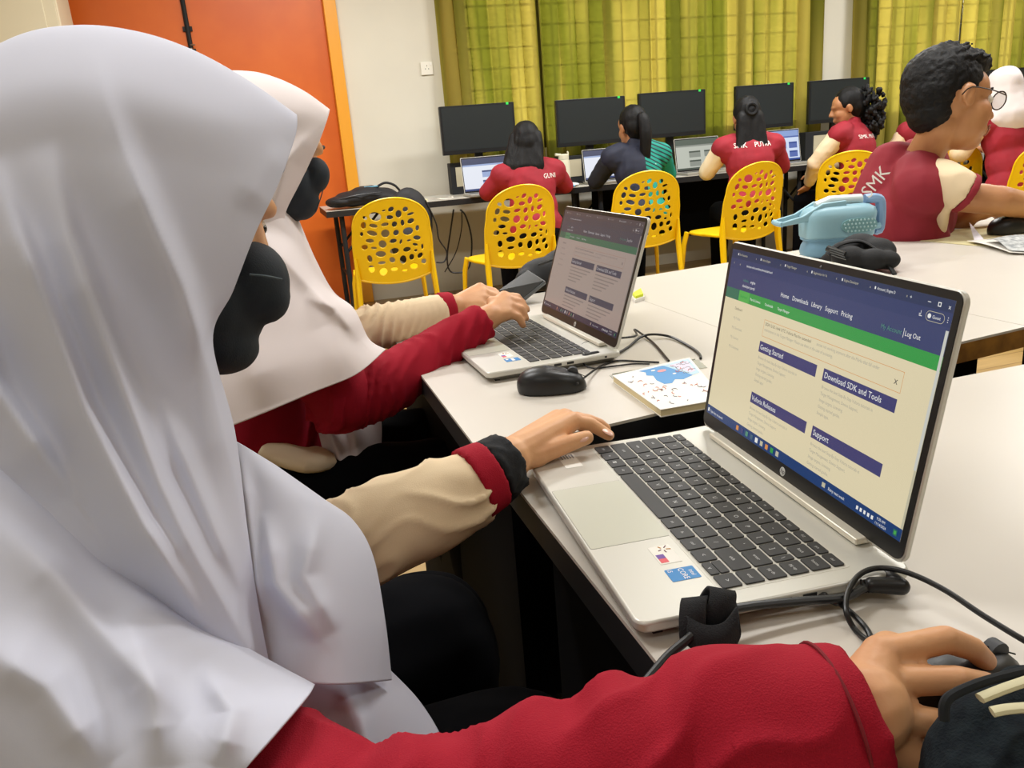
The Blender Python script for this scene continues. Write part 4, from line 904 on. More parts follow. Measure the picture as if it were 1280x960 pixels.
# desktop computer cases and box shapes under the monitors
for (u, v, w_, h_, lb) in ((585, 236, .17, .22, 'beige and black computer case behind the leftmost open laptop'), (725, 205, .26, .20, 'black computer case between the flask and the second open laptop'), (1030, 175, .30, .22, 'black computer case below the monitor at the wall pillar')):
    p = ony(u, v, 5.78); p.y = 5.995-.032*p.x; root = thing('computer_case', lb, 'computer', (p.x, p.y, .748), WT)
    q = MB(); q.box((0, 0, .002+h_/2), (w_, .11, h_), BLKM); local(q, 'case', root, smooth=0, bevel=.004)
    q = MB(); q.box((-.01, -.057, .002+h_*.55), (w_*.45, .004, h_*.62), mat('case_beige', 'b9b096', .6)); local(q, 'front_panel', root, smooth=0, bevel=.001)
# backpack on the bench
root = thing('backpack', 'black backpack with a light blue tag lying on the left end of the bench', 'backpack', ony(455, 255, 5.45))
c = ony(452, 249, 5.62); c.z = .808; BPK = mat('black_nylon', '1b1c20', .7, bump=.3, bscale=200)
q = MB()
for dx, dz, rx, rz_ in ((-.14, -.012, .10, .035), (-.06, 0, .12, .05), (.04, .01, .13, .062), (.13, .0, .11, .052), (.19, -.012, .07, .038)): q.ell(c+Vector((dx, .0, dz)), (rx, .13, rz_), BPK)
blob(q, 'body', root, .01, 3, BPK, disp=wrinkle(.006, 9))
q = MB(); q.tube([c+Vector((.10, -.05, .06)), c+Vector((.16, -.06, .085)), c+Vector((.22, -.06, .065)), c+Vector((.26, -.05, .02))], .008, BPK, n=8, smooth=5); q.build('grab_handle', root)
q = MB(); q.tube([c+Vector((-.20, -.10, .0)), c+Vector((-.05, -.135, .025)), c+Vector((.12, -.13, .03))], .004, BLK, n=6, smooth=5); q.build('zip', root)
q = MB(); q.prism([(c.x+.02, c.y-.06), (c.x+.11, c.y-.07), (c.x+.12, c.y-.0), (c.x+.03, c.y+.01)], c.z+.066, c.z+.071, mat('tag_blue', '74b7d6', .5)); o = q.build('tag', root, smooth=0); o['label'] = 'light blue tag'
# second backpack hanging between chair and bench
c = P(520, 285, 4.92); root = thing('backpack', 'black backpack hanging behind the empty chair\'s right side', 'backpack', c, 0)
q = MB(); q.ell(c+Vector((-.03, 0, .05)), (.14, .08, .19), BPK); q.ell(c+Vector((-.05, -.04, -.08)), (.12, .07, .12), BPK); blob(q, 'body', root, .01, 3, BPK, disp=wrinkle(.006, 9))
q = MB(); q.tube([c+Vector((.07, -.03, .16)), c+Vector((.12, -.03, .02)), c+Vector((.13, -.02, -.08)), c+Vector((.17, -.02, -.16)), c+Vector((.15, -.02, -.22)), c+Vector((.10, -.02, -.22))], .009, BPK, n=8, smooth=5, flat=.5); q.build('strap', root)
# cables under and on the bench
cable('hanging_cable', 'thin black cable hanging in a loop below the bench, left strand', [ony(567, 262, 5.52), ony(563, 290, 5.6), ony(559, 320, 5.65), ony(562, 338, 5.66), ony(573, 341, 5.66), ony(585, 336, 5.65), ony(589, 320, 5.65), ony(589, 295, 5.6), ony(582, 270, 5.52), ony(575, 262, 5.52)], .006)
cable('hanging_cable', 'thin dark cable hanging straight down below the bench, right of the loop', [ony(577, 262, 5.54), ony(577, 285, 5.6), ony(570, 315, 5.65), ony(556, 340, 5.7)], .004)
cable('bench_cable', 'pale cable coiled on the bench between backpack and leftmost laptop', [ony(540, 246, 5.6), ony(548, 243, 5.65), ony(560, 244, 5.65), ony(566, 247, 5.6), ony(556, 249, 5.55), ony(545, 247.5, 5.58)], .005, WHITEP)
for o_ in [o for o in COL.objects if o.name.startswith('bench_cable')]:
    for v_ in o_.data.vertices: v_.co.z = max(v_.co.z, .749) if v_.co.z < .76 else .757
q = MB(); a = ony(521, 250, 5.6); a.z = .748; q.box(a+Vector((0, 0, .006)), (.14, .09, .012), mat('cream_notepad', 'ddd6b4', .7)); tag(q.build('notepad', smooth=0, bevel=.001), 'small cream notepad on the bench beside the black backpack', 'notepad')
# ------------------------------------------------------------------ people: shared builders
def M3(f, r, u): return Matrix((f, r, u)).transposed()
def frame(f, u):
    f = Vector(f).normalized(); u = Vector(u); u = (u-f*u.dot(f)).normalized(); return f, f.cross(u), u
def head_shapes(q, c, f, r, u, m, s=1.0, ears=True, nose=True):
    A = M3(f, r, u); g = lambda a, b, d: c+(f*a+r*b+u*d)*s
    e = lambda a, b, d, R_: q.ell(g(a, b, d), tuple(x*s for x in R_), m, M=A, n=20, k=14)
    e(-.012, 0, .028, (.098, .076, .095)); e(.034, 0, -.038, (.065, .061, .080)); e(.060, 0, -.096, (.028, .028, .022)); e(.045, 0, .03, (.05, .066, .06))
    e(.087, 0, .022, (.016, .044, .012)); e(.094, 0, -.062, (.012, .024, .007)); e(.093, 0, -.073, (.012, .020, .008))
    for k in (-1, 1):
        e(.056, k*.034, -.030, (.036, .026, .036)); e(.042, k*.027, -.066, (.040, .028, .034))
        if ears: e(-.005, k*.078, -.008, (.018, .009, .031)); e(.0, k*.083, .006, (.014, .006, .016))
    if not nose: q.cap(g(.086, 0, .008), g(.096, 0, -.02), .008*s, .010*s, m, n=12); return
    q.cap(g(.094, 0, .010), g(.117, 0, -.026), .009*s, .012*s, m, n=12); 
    for k in (-1, 1): q.ell(g(.102, k*.012, -.031), (.009*s, .007*s, .007*s), m, n=10, k=8)
def eyes(root, c, f, r, u, s=1.0, fa=.088):
    for k in (-1, 1):
        q = MB(); p = c+(f*fa+r*(k*.031)+u*.004)*s; q.ell(p, (.011*s,)*3, mat('eye_white', 'e8e4dc', .3), n=14, k=10)
        q.ell(p+f*.0065*s, (.0055*s,)*3, mat('eye_dark', '1c120c', .2), n=12, k=8); q.build('eye', root)
def brows(root, c, f, r, u, s=1.0):
    for k in (-1, 1):
        q = MB(); q.tube([c+(f*.097+r*(k*.014)+u*.024)*s, c+(f*.096+r*(k*.032)+u*.031)*s, c+(f*.082+r*(k*.052)+u*.025)*s], [.003*s, .0038*s, .0015*s], HAIR, n=6, smooth=4); q.build('eyebrow', root)
def torso(q, pel, neck, sl, sr, m, g=0.0, s=1.0):
    up = (neck-pel).normalized(); r = (sr-sl).normalized(); f = up.cross(r).normalized()*-1; A = M3(r, f, up)
    L = (neck-pel).length; sw = (sr-sl).length
    q.ell(pel+up*.02, (.16*s+g, .115*s+g, .11*s+g), m, M=A); q.ell(pel+up*L*.33, (.132*s+g, .10*s+g, .15*s+g), m, M=A)
    q.ell(pel+up*L*.66, (sw*.42+g, .105*s+g, .16*s+g), m, M=A); q.cap(sl*.88+neck*.12-up*.03, sr*.88+neck*.12-up*.03, .055*s+g, .055*s+g, m)
    q.cap(sl, sl*.6+neck*.4+up*.0, .056*s+g, .05*s+g, m); q.cap(sr, sr*.6+neck*.4, .056*s+g, .05*s+g, m)
def legs(q, pel, f, r, m, g=0.0, foot=True, spread=.10, thigh=.40, zseat=.49):
    for k in (-1, 1):
        h = pel+r*(k*.09); h.z = zseat+.04; kn = pel+f*thigh+r*(k*spread); kn.z = zseat+.03; an = kn+f*.02; an.z = .09
        q.cap(h, kn, .082+g, .058+g, m); q.cap(kn, an, .056+g, .038+g, m)
        if foot: q.cap(Vector((an.x, an.y, .045)), Vector((an.x, an.y, .035))+f*.14, .036, .028, m)
def simple_hand(q, w, d, up, m, s=1.0):
    """palm, four fingers and a thumb, softly bent, from wrist w along d"""
    d = d.normalized(); side = d.cross(up).normalized(); n = side.cross(d).normalized()
    q.cap(w, w+d*.03*s, .022*s, .024*s, m, n=10)
    for k, (o, l) in enumerate(((-.027, .030), (-.009, .036), (.009, .038), (.026, .034))):
        a = w+d*.075*s+side*o*s; q.cap(w+d*.02*s+side*o*.6*s, a, .013*s, .0105*s, m, n=8)
        b = a+d*l*s-n*.006*s; c = b+d*l*.6*s-n*.016*s; q.cap(a, b, .0095*s, .0085*s, m, n=8); q.cap(b, c, .0085*s, .0068*s, m, n=8)
    a = w+d*.03*s-side*.028*s; b = a+d*.035*s-side*.02*s; q.cap(w+d*.01*s-side*.01*s, a, .013*s, .012*s, m, n=8); q.cap(a, b, .011*s, .008*s, m, n=8)
from mathutils.bvhtree import BVHTree
def decal(root, target, string, size, m, origin, right, upv, look, sx=1.0, name='print', al='CENTER'):
    """lettering laid on the cloth"""
    bpy.context.view_layer.update()
    dg = bpy.context.evaluated_depsgraph_get(); bt = BVHTree.FromObject(target, dg); MW = target.matrix_world; inv = MW.inverted()
    q = MB(); M_ = Matrix(((right.x, upv.x, -look.x, origin.x), (right.y, upv.y, -look.y, origin.y), (right.z, upv.z, -look.z, origin.z), (0, 0, 0, 1)))
    q.text(string, size, m, M_, al, sx)
    out = []
    for v in q.v:
        hit = bt.ray_cast(inv @ (v-look*.4), inv.to_3x3() @ look)
        out.append((MW @ hit[0])-look*.004 if hit[0] is not None else v)
    q.v = out; return q.build(name, root, smooth=0)
PANTS = mat('black_trousers', '0b0c10', .95, spec=.1, var=.3, vscale=6)
SHOE = mat('dark_shoes', '1a1b1f', .6)
def student(name, label, x, y, rz, top=1.23, lean=.16, look=-.25, shirt=REDK, sleeve=CREAM, skin=SKIN2, hair='loose', turn=0, arms=None, seat=.46, txt=None, veil=None, collar=None, right_half=None):
    root = thing('person', label, 'person', (x, y, 0), rz)
    F_ = Vector((-math.sin(rz), math.cos(rz), 0)); R_ = Vector((math.cos(rz), math.sin(rz), 0)); U_ = Vector((0, 0, 1))
    g = lambda a, b, c: Vector((x, y, 0))+R_*a+F_*b+U_*c
    pel = g(0, -.06, seat+.10); neck = g(0, -.06+lean, top-.235); sl = g(-.165, -.07+lean, top-.295); sr = g(.165, -.07+lean, top-.295)
    hf = (F_*math.cos(turn)-R_*math.sin(turn))+U_*look; f, r, u = frame(hf, U_); hc = neck+f*.035+U_*.125
    arms = arms or [((-.25, .12, .80), (-.13, .40, .795)), ((.25, .12, .80), (.13, .40, .795))]
    el = [g(*a[0]) for a in arms]; wr = [g(*a[1]) for a in arms]
    q = MB(); head_shapes(q, hc, f, r, u, skin); q.cap(hc-u*.07-f*.02, neck-U_*.03, .048, .052, skin); torso(q, pel, neck, sl, sr, skin); legs(q, pel, F_, R_, skin, zseat=seat+.02)
    for s_, e, w in zip((sl, sr), el, wr): q.cap(s_, e, .045, .036, skin); q.cap(e, w, .036, .024, skin); simple_hand(q, w, (w-e)+F_*.1, U_, skin)
    blob(q, 'body', root, .0075, 2, skin)
    q = MB(); torso(q, pel, neck, sl, sr, shirt, .018); q.cap(neck-U_*.02, neck+U_*.015-F_*.005, .062, .056, shirt)
    if not sleeve:
        for s_, e, w in zip((sl, sr), el, wr): q.cap(s_, e, .062, .052, shirt); q.cap(e, e*.25+w*.75, .05, .04, shirt)
    sh = blob(q, 'shirt', root, .009, 3, shirt, disp=wrinkle(.005, 9, (1, 1, .8), x))
    if sleeve:
        for i, (s_, e, w) in enumerate(zip((sl, sr), el, wr)):
            q = MB(); mm = sleeve if not isinstance(sleeve, tuple) else sleeve[i]; q.cap(s_+U_*.0, e, .066, .054, mm); q.cap(e, e*.2+w*.8, .052, .038, mm); blob(q, 'sleeve', root, .008, 3, mm, disp=wrinkle(.004, 14, seed=i))
    q = MB(); q.ell(pel-U_*.02, (.175, .14, .10), PANTS, M=M3(R_, F_, U_)); legs(q, pel, F_, R_, PANTS, .016, foot=False, zseat=seat+.02); blob(q, 'trousers', root, .012, 3, PANTS)
    for k in (-1, 1):
        q = MB(); a = pel+F_*.42+R_*(k*.10); q.cap(Vector((a.x, a.y, .045)), Vector((a.x, a.y, .038))+F_*.15, .044, .036, SHOE); blob(q, 'shoe', root, .008, 2, SHOE)
    A = M3(f, r, u)
    if veil is None:
        q = MB(); hm = HAIR; q.ell(hc-f*.022+u*.037, (.098, .084, .097), hm, M=A, n=20, k=14); q.ell(hc-f*.055+u*.0, (.062, .078, .08), hm, M=A); q.ell(hc-f*.05-u*.04, (.05, .06, .05), hm, M=A)
        if hair == 'loose':
            for k in range(7):
                a = (k-3)/3; p0 = hc-f*(.07-.02*abs(a))+r*a*.065+u*.03; p1 = hc-f*(.12-.02*abs(a))+r*(a*.09-.02)-U_*.16; p2 = hc-f*.13+r*(a*.11-.05)-U_*(.30-.04*abs(a)); q.cap(p0, p1, .036, .038, hm); q.cap(p1, p2, .038, .018, hm)
        if hair == 'ring':
            for k in range(6):
                a = (k-2.5)/2.5; q.cap(hc-f*.08+r*a*.05-u*.01, hc-f*.12+r*a*.07-U_*.26, .034, .042, hm)
                q.cap(hc-f*.12+r*a*.07-U_*.26, hc-f*.135+r*a*.06-U_*.34, .040, .026, hm)
        blob(q, 'hair', root, .007, 2, hm, disp=wrinkle(.004, 26, (1, 1, .25), x))
        if hair == 'ring':
            q = MB(); pts = [hc-f*.115+u*.03+r*(.033*math.cos(a))+u*(.033*math.sin(a)) for a in np.linspace(0, 2*pi, 20)]; q.tube(pts, .012, HAIR, n=8); q.build('hair_ring', root)
        if hair == 'pony':
            q = MB(); p = [hc-f*.10+u*.04, hc-f*.135+u*.035, hc-f*.155-U_*.06, hc-f*.15-U_*.17, hc-f*.145-U_*.28, hc-f*.15-U_*.38]
            q.tube(p, [.024, .034, .040, .037, .028, .008], HAIR, n=14, smooth=5, flat=.8); blob(q, 'ponytail', root, .006, 2, HAIR, disp=wrinkle(.003, 40, (1, 1, .15), 3))
            q = MB(); q.tube([hc-f*.098+u*.04, hc-f*.112+u*.04], .027, mat('hair_tie', '1e1f24', .8), n=14); q.build('hair_tie', root)
        if hair == 'curly':
            q = MB(); rr = random.Random(4)
            for k in range(240):
                t = rr.random(); p = hc-f*(.13+.06*math.sin(t*pi))+u*.04-U_*(.28*t); p += Vector((rr.uniform(-1, 1), rr.uniform(-1, 1), rr.uniform(-1, 1)))*.062*(1.1-.3*t); q.ell(p, (.012, .012, .018), HAIR, n=6, k=5)
            blob(q, 'ponytail', root, .006, 1, HAIR, disp=wrinkle(.008, 55))
    else:
        q = MB(); q.ell(hc-f*.02+u*.03, (.118, .098, .118), veil, M=A, n=22, k=16); q.ell(hc-f*.05-u*.03, (.09, .09, .10), veil, M=A)
        q.cap(hc-f*.03-u*.02, neck-U_*.03-F_*.02, .105, .155, veil)
        q.ell(neck-U_*.045-F_*.02, (.175, .135, .085), veil, M=M3(R_, F_, U_)); q.ell(neck-U_*.06+F_*.04, (.16, .13, .10), veil, M=M3(R_, F_, U_))
        blob(q, 'veil', root, .009, 10, veil, disp=wrinkle(.005, 12, (1, 1, .35), 2))
    if txt:
        o = neck-U_*(txt[3] if len(txt) > 3 else .09)
        decal(root, sh, txt[0], txt[1], WHITE, o+R_*txt[2], R_, U_, F_, .9, 'shirt_lettering')
    return root, dict(hc=hc, f=f, r=r, u=u, neck=neck, sh=sh, F=F_, R=R_, U=U_)
# ------------------------------------------------------------------ students at the back bench
g1, i1 = student('g', 'person with long loose black hair in plain red shirt, facing the leftmost far monitor', 1.38, 4.84, math.radians(-4), top=1.19, lean=.12, look=-.35, sleeve=None, turn=-.35, txt=('GUNI', .040, .105))
g2, i2 = student('g', 'person with straight black ponytail in a navy and teal jersey, seen from behind', 2.14, 4.92, math.radians(-6), top=1.235, lean=.10, look=-.15, shirt=mat('navy_jersey', '1d2233', .8), sleeve=(mat('black_sleeve', '191b22', .85), mat('teal_jersey', '0f8f80', .75)), hair='pony', turn=.25, skin=SKIN2)
g3, i3 = student('g', 'person with a hair ring over long black hair, red shirt with cream left sleeve', 2.84, 4.72, math.radians(-14), top=1.235, lean=.12, look=-.2, sleeve=(CREAM, REDK), hair='ring', txt=('SMK    PUTRA', .044, 0, .06))
g4, i4 = student('g', 'person with curly black ponytail in red and cream shirt, face turned left', 3.78, 4.88, math.radians(18), top=1.25, lean=.10, look=-.2, sleeve=CREAM, hair='curly', turn=.75, skin=SKIN2, arms=[((-.26, .14, .78), (-.16, .26, .62)), ((.25, .12, .80), (.10, .36, .70))], txt=('SMK. MUTIARA', .036, .02))
g5, i5 = student('g', 'person in white veil and red shirt with cream sleeve, seated at the right edge', 4.31, 4.12, math.radians(-5), top=1.27, lean=.14, look=-.2, sleeve=CREAM, veil=WHITEV2, turn=-.3)
g6, i6 = student('g', 'person in white veil mostly hidden behind the head of the boy', 4.30, 4.72, math.radians(-10), top=1.23, lean=.14, look=-.3, sleeve=CREAM, veil=WHITEV, turn=.1)
# the ponytailed person's jersey: teal right half with dark slanting stripes on the shoulder
def jersey(o, R_, U_, ctr):
    m = bpy.data.materials.new('navy_teal_jersey'); m.use_nodes = True; nt = m.node_tree; b = nt.nodes['Principled BSDF']; b.inputs['Roughness'].default_value = .75
    tc = nt.nodes.new('ShaderNodeTexCoord')
    def dot(v, off):
        n = nt.nodes.new('ShaderNodeVectorMath'); n.operation = 'DOT_PRODUCT'; n.inputs[1].default_value = v; nt.links.new(tc.outputs['Object'], n.inputs[0])
        a = nt.nodes.new('ShaderNodeMath'); a.operation = 'ADD'; a.inputs[1].default_value = off; nt.links.new(n.outputs['Value'], a.inputs[0]); return a
    def mth(op, a, k): n = nt.nodes.new('ShaderNodeMath'); n.operation = op; nt.links.new(a.outputs[0], n.inputs[0]); n.inputs[1].default_value = k; return n
    x = dot(tuple(R_), -ctr.dot(R_)); half = mth('GREATER_THAN', x, .012)
    sd = (R_*.5+U_).normalized(); st = mth('FRACT', mth('MULTIPLY', dot(tuple(sd), 5), 42), 0); st = mth('GREATER_THAN', st, .62)
    hi = mth('GREATER_THAN', dot((0, 0, 1), -ctr.z), -.17)
    ml = nt.nodes.new('ShaderNodeMath'); ml.operation = 'MULTIPLY'; nt.links.new(st.outputs[0], ml.inputs[0]); nt.links.new(hi.outputs[0], ml.inputs[1])
    m1 = nt.nodes.new('ShaderNodeMix'); m1.data_type = 'RGBA'; m1.inputs[6].default_value = (*s2l('0f9484'), 1); m1.inputs[7].default_value = (*s2l('123038'), 1); nt.links.new(ml.outputs[0], m1.inputs[0])
    m2 = nt.nodes.new('ShaderNodeMix'); m2.data_type = 'RGBA'; m2.inputs[6].default_value = (*s2l('1d2236'), 1); nt.links.new(half.outputs[0], m2.inputs[0]); nt.links.new(m1.outputs[2], m2.inputs[7]); nt.links.new(m2.outputs[2], b.inputs['Base Color'])
    o.data.materials.clear(); o.data.materials.append(m)
jersey(i2['sh'], i2['R'], i2['U'], i2['neck'])
q = MB(); c = i2['neck']-i2['U']*.13+i2['R']*.065-i2['F']*.128
for k in range(9): a = 2*pi*k/9; q.ell(c+i2['R']*.022*math.cos(a)+i2['U']*.018*math.sin(a)+i2['F']*.004, (.010, .005, .009), WHITE, n=8, k=6)
q.ell(c, (.017, .006, .012), mat('crest_red', 'b8505a', .6), n=10, k=8); q.build('crest', g2)
# ------------------------------------------------------------------ the boy in glasses
root = thing('person', 'smiling boy in glasses and red and cream shirt, leaning over the far table', 'person', (1.86, 2.22, 0))
BR = mat('maroon_shirt', '8e1b2b', .8, var=.15, vscale=7, bump=.2, bscale=500)
f, r, u = frame(IR*.97+IF*.16-IU*.02, IU+IR*.05); hc = P(1186, 128, 2.27); S_ = 1.10
pel = P(1112, 410, 2.62); neck = P(1146, 196, 2.38); shN = P(1150, 240, 2.28); shF = P(1150, 208, 2.56)
eN = P(1250, 251, 2.23); wN = P(1330, 266, 2.32); eF = P(1188, 288, 2.52); wF = P(1215, 300, 2.44); wF.z = max(wF.z, .80); 
q = MB(); head_shapes(q, hc, f, r, u, SKIN3, S_); q.cap(hc-u*.07-f*.025, neck-u*.04, .048, .056, SKIN3); torso(q, pel, neck, shF, shN, SKIN3)
q.cap(shN, eN, .045, .041, SKIN3); q.cap(eN, wN, .042, .028, SKIN3); simple_hand(q, wN, IR+IF*.3, Vector((0, 0, 1)), SKIN3, 1.1)
q.cap(shF, eF, .05, .04, SKIN3); q.cap(eF, wF, .042, .028, SKIN3); simple_hand(q, wF, IR+IF*.3, Vector((0, 0, 1)), SKIN3, 1.05)
lf = Vector((.85, .5, 0)).normalized(); lr = Vector((.5, -.85, 0)).normalized(); legs(q, Vector((pel.x, pel.y, .5)), lf, lr, SKIN3)
blob(q, 'body', root, .006, 5, SKIN3)
q = MB(); torso(q, pel, neck, shF, shN, BR, .022, 1.05); q.ell(P(1118, 240, 2.42), (.10, .10, .10), BR); q.cap(P(1118, 212, 2.42), P(1100, 262, 2.44), .08, .09, BR); q.cap(P(1130, 270, 2.36), P(1140, 330, 2.42), .10, .12, BR); q.cap(shF, shF*.6+eF*.4, .075, .07, BR)
for k in range(10): a = 2*pi*k/10; q.cap(neck+f*.055*math.cos(a)+r*.06*math.sin(a)-u*.01, neck+f*.06*math.cos(a)+r*.065*math.sin(a)-u*.05, .016, .02, BR, n=8)
bs_ = blob(q, 'shirt', root, .007, 3, BR, disp=wrinkle(.005, 8, seed=5))
q = MB(); q.tube([P(1163, 212, 2.30), P(1176, 222, 2.26), P(1190, 233, 2.235), P(1203, 240, 2.23)], [.030, .052, .056, .054], CREAM, n=24, smooth=4); q.tube([P(1177, 212, 2.26), P(1181, 240, 2.24), P(1177, 265, 2.27), P(1174, 292, 2.32)], [.014, .022, .020, .018], CREAM, n=14, smooth=4)
blob(q, 'cream_sleeve', root, .006, 3, CREAM, disp=wrinkle(.004, 12))
q = MB(); a, b = P(1202, 239, 2.23), P(1210, 243, 2.23); q.tube([a, b], [.057, .057], BR, n=24); blob(q, 'sleeve_band', root, .005, 2, BR)
q = MB(); q.ell(Vector((pel.x, pel.y, .55)), (.18, .16, .13), PANTS); legs(q, Vector((pel.x, pel.y, .5)), lf, lr, PANTS, .016, foot=False); blob(q, 'trousers', root, .012, 3, PANTS)
A = M3(f, r, u)
def hg(a, b, c): return hc+(f*a+r*b+u*c)*S_
q = MB()
for c_, R_ in (((-.022, 0, .050), (.100, .084, .088)), ((.030, 0, .092), (.062, .066, .042)), ((-.055, 0, .02), (.062, .078, .075)), ((-.055, 0, -.03), (.045, .062, .05)), ((.065, 0, .098), (.038, .050, .026))): q.ell(hg(*c_), tuple(x*S_ for x in R_), HAIR, M=A, n=20, k=14)
rr = random.Random(9)
for k in range(90):
    a = rr.uniform(0, pi*2); t = rr.uniform(.1, 1.15); d = (f*math.cos(a)*math.sin(t)+r*math.sin(a)*math.sin(t)+u*math.cos(t)); p = hc+(f*-.01+u*.045)*S_+Vector(f*d.dot(f)*.1+r*d.dot(r)*.082+u*d.dot(u)*.092)*S_
    q.cap(p, p+(d*.010+f*.016+u*.004)*1.1, .009, .003, HAIR, n=6)
blob(q, 'hair', root, .005, 1, HAIR, disp=wrinkle(.003, 60))
for k in (-1,):
    q = MB(); q.ell(hg(.01, .083, -.02), (.055*S_, .006*S_, .055*S_), mat('short_side_hair', '4a3226', .8), M=A)
eyes(root, hc, f, r, u, S_); brows(root, hc, f, r, u, S_)
q = MB(); GM = mat('glasses_frame', '2a2420', .3, metal=.5)
for k in (-1, 1):
    q.tube([hg(.115, k*.034+.025*math.cos(a), .002+.022*math.sin(a)) for a in np.linspace(0, 2*pi, 22)], .0018, GM, n=6)
    q.tube([hg(.112, k*.058, .008), hg(.06, k*.080, .008), hg(-.005, k*.088, .008), hg(-.03, k*.086, -.012)], .0017, GM, n=6, smooth=3)
q.tube([hg(.115, -.009, .006), hg(.120, 0, .008), hg(.115, .009, .006)], .0017, GM, n=6); gl = q.build('glasses', root)
q = MB(); 
for k in (-1, 1): q.add([hg(.115, k*.034+.024*math.cos(a), .002+.021*math.sin(a)) for a in np.linspace(0, 2*pi, 18)[:-1]], [tuple(range(17))], CLR2 if 'CLR2' in globals() else CLR)
o = q.build('lens', smooth=0); o.parent = gl
q = MB(); q.ell(hg(.099, 0, -.067), (.013, .021, .007), mat('teeth', 'efe9de', .3), M=A); q.build('teeth', root)
q = MB(); q.tube([hg(.100, -.024, -.058), hg(.106, 0, -.062), hg(.100, .024, -.058)], .0034, mat('lips', 'a0624e', .5), n=6, smooth=3); q.tube([hg(.100, -.022, -.066), hg(.104, 0, -.076), hg(.100, .022, -.066)], .0034, MATS['lips'], n=6, smooth=3); q.build('lips', root)
decal(root, bs_, 'SMK', .045, WHITE, P(1100, 232, 2.0), (IR*.6+IU*.75).normalized(), (IU*.6-IR*.75).normalized(), IF.copy(), 1, 'shirt_lettering')
# ------------------------------------------------------------------ the second student in a white veil (second laptop)
root = thing('person', 'person in warm white veil and black mask typing on the second laptop', 'person', (-.27, 1.45, 0))
hc = P(330, 188, 1.43); f, r, u = frame(IR*.98-IU*.16, IU); s = .98
pel = Vector((-.30, 1.46, .52)); neck = P(318, 300, 1.45); shR = P(322, 380, 1.39); shL = P(342, 352, 1.60)
eR = P(432, 494, 1.34); wR = P(612, 396, 1.475); eL = P(430, 425, 1.58); wL = P(566, 382, 1.69)
def hand(q, w, wr_, palm, fingers, m, rp=.0125, fr=1.0):
    """w wrist; palm = knuckle points; fingers = chains of points after the knuckle"""
    for i, k in enumerate(palm):
        q.cap(w, k, wr_*.72, rp, m, n=12)
        if i: q.cap(palm[i-1]*.5+w*.5, k*.5+w*.5, .013, .013, m, n=10)
    for k, ch in zip(palm, fingers):
        p = k; n = len(ch); r0 = .0095*fr
        for j, c in enumerate(ch): r1 = (.0094-.0026*(j+1)/n)*fr; q.cap(p, c, r0, r1, m, n=12); p = c; r0 = r1
q = MB(); head_shapes(q, hc, f, r, u, SKIN, s, nose=False); q.cap(hc-u*.08, neck-Vector((0, 0, .04)), .05, .055, SKIN); torso(q, pel, neck, shL, shR, SKIN)
q.cap(shR, eR, .040, .032, SKIN); q.cap(eR, P(540, 440, 1.425), .032, .027, SKIN); q.cap(P(540, 440, 1.425), wR, .027, .024, SKIN); q.cap(shL, eL, .040, .032, SKIN); q.cap(eL, wL, .030, .024, SKIN)
hand(q, wR, .026, [P(630, 371, 1.51), P(635, 376, 1.50), P(637, 384, 1.49), P(636, 392, 1.48)], [[P(646, 371, 1.525), P(655, 380, 1.53)], [P(650, 377, 1.51), P(659, 387, 1.51)], [P(651, 386, 1.495), P(658, 398, 1.50)], [P(648, 396, 1.48), P(654, 407, 1.485)]], SKIN)
q.cap(P(616, 378, 1.50), P(630, 386, 1.53), .013, .010, SKIN)
hand(q, wL, .026, [P(600, 360, 1.73), P(604, 366, 1.72), P(604, 373, 1.71), P(600, 380, 1.70)], [[P(618, 364, 1.75), P(628, 374, 1.74)], [P(620, 370, 1.74), P(630, 381, 1.73)], [P(618, 378, 1.72), P(626, 388, 1.71)], [P(612, 386, 1.70), P(618, 394, 1.70)]], SKIN)
q.cap(P(578, 385, 1.69), P(600, 390, 1.69), .013, .010, SKIN)
legs(q, Vector((pel.x, pel.y, .5)), Vector((1, 0, 0)), Vector((0, -1, 0)), SKIN, thigh=.38)
blob(q, 'body', root, .0042, 2, SKIN)
q = MB(); torso(q, pel, neck, shL, shR, RED, .02); q.cap(shR, eR, .06, .056, RED); q.cap(shL, shL*.5+eL*.5, .06, .056, RED); blob(q, 'shirt', root, .008, 3, RED, disp=wrinkle(.006, 9))
q = MB(); q.tube([P(*a[:3]) for a in ((398, 505, 1.31), (430, 500, 1.34), (480, 481, 1.37), (540, 443, 1.43), (580, 416, 1.455), (606, 400, 1.47))], [.045, .054, .054, .043, .037, .034], RED, n=20, smooth=5)
blob(q, 'sleeve', root, .005, 2, RED, disp=armwr(IR+IF*.3, .0042, .065, 2))
q = MB(); q.tube([P(*a[:3]) for a in ((415, 425, 1.55), (470, 410, 1.6), (520, 397, 1.65), (554, 388, 1.68))], [.05, .046, .040, .035], CREAM, n=20, smooth=5)
o = blob(q, 'sleeve', root, .005, 2, CREAM, disp=armwr(IR+IF*.3, .0045, .05, 4)); o['label'] = 'cream sleeve of the far arm'
q = MB(); q.tube([P(550, 388, 1.68), P(567, 384, 1.69)], [.038, .033], RED, n=24); blob(q, 'cuff', root, .004, 1, RED)
q = MB(); q.ell(pel, (.17, .15, .11), PANTS); legs(q, Vector((pel.x, pel.y, .5)), Vector((1, 0, 0)), Vector((0, -1, 0)), PANTS, .02, foot=False, thigh=.38); blob(q, 'trousers', root, .01, 3, PANTS, disp=wrinkle(.004, 8))
q = MB(); q.tube([P(330, 560, 1.36), P(380, 575, 1.36), P(408, 570, 1.40)], [.03, .035, .03], CREAM, n=14, smooth=4, flat=.5); blob(q, 'shirt_hem', root, .006, 2, CREAM)
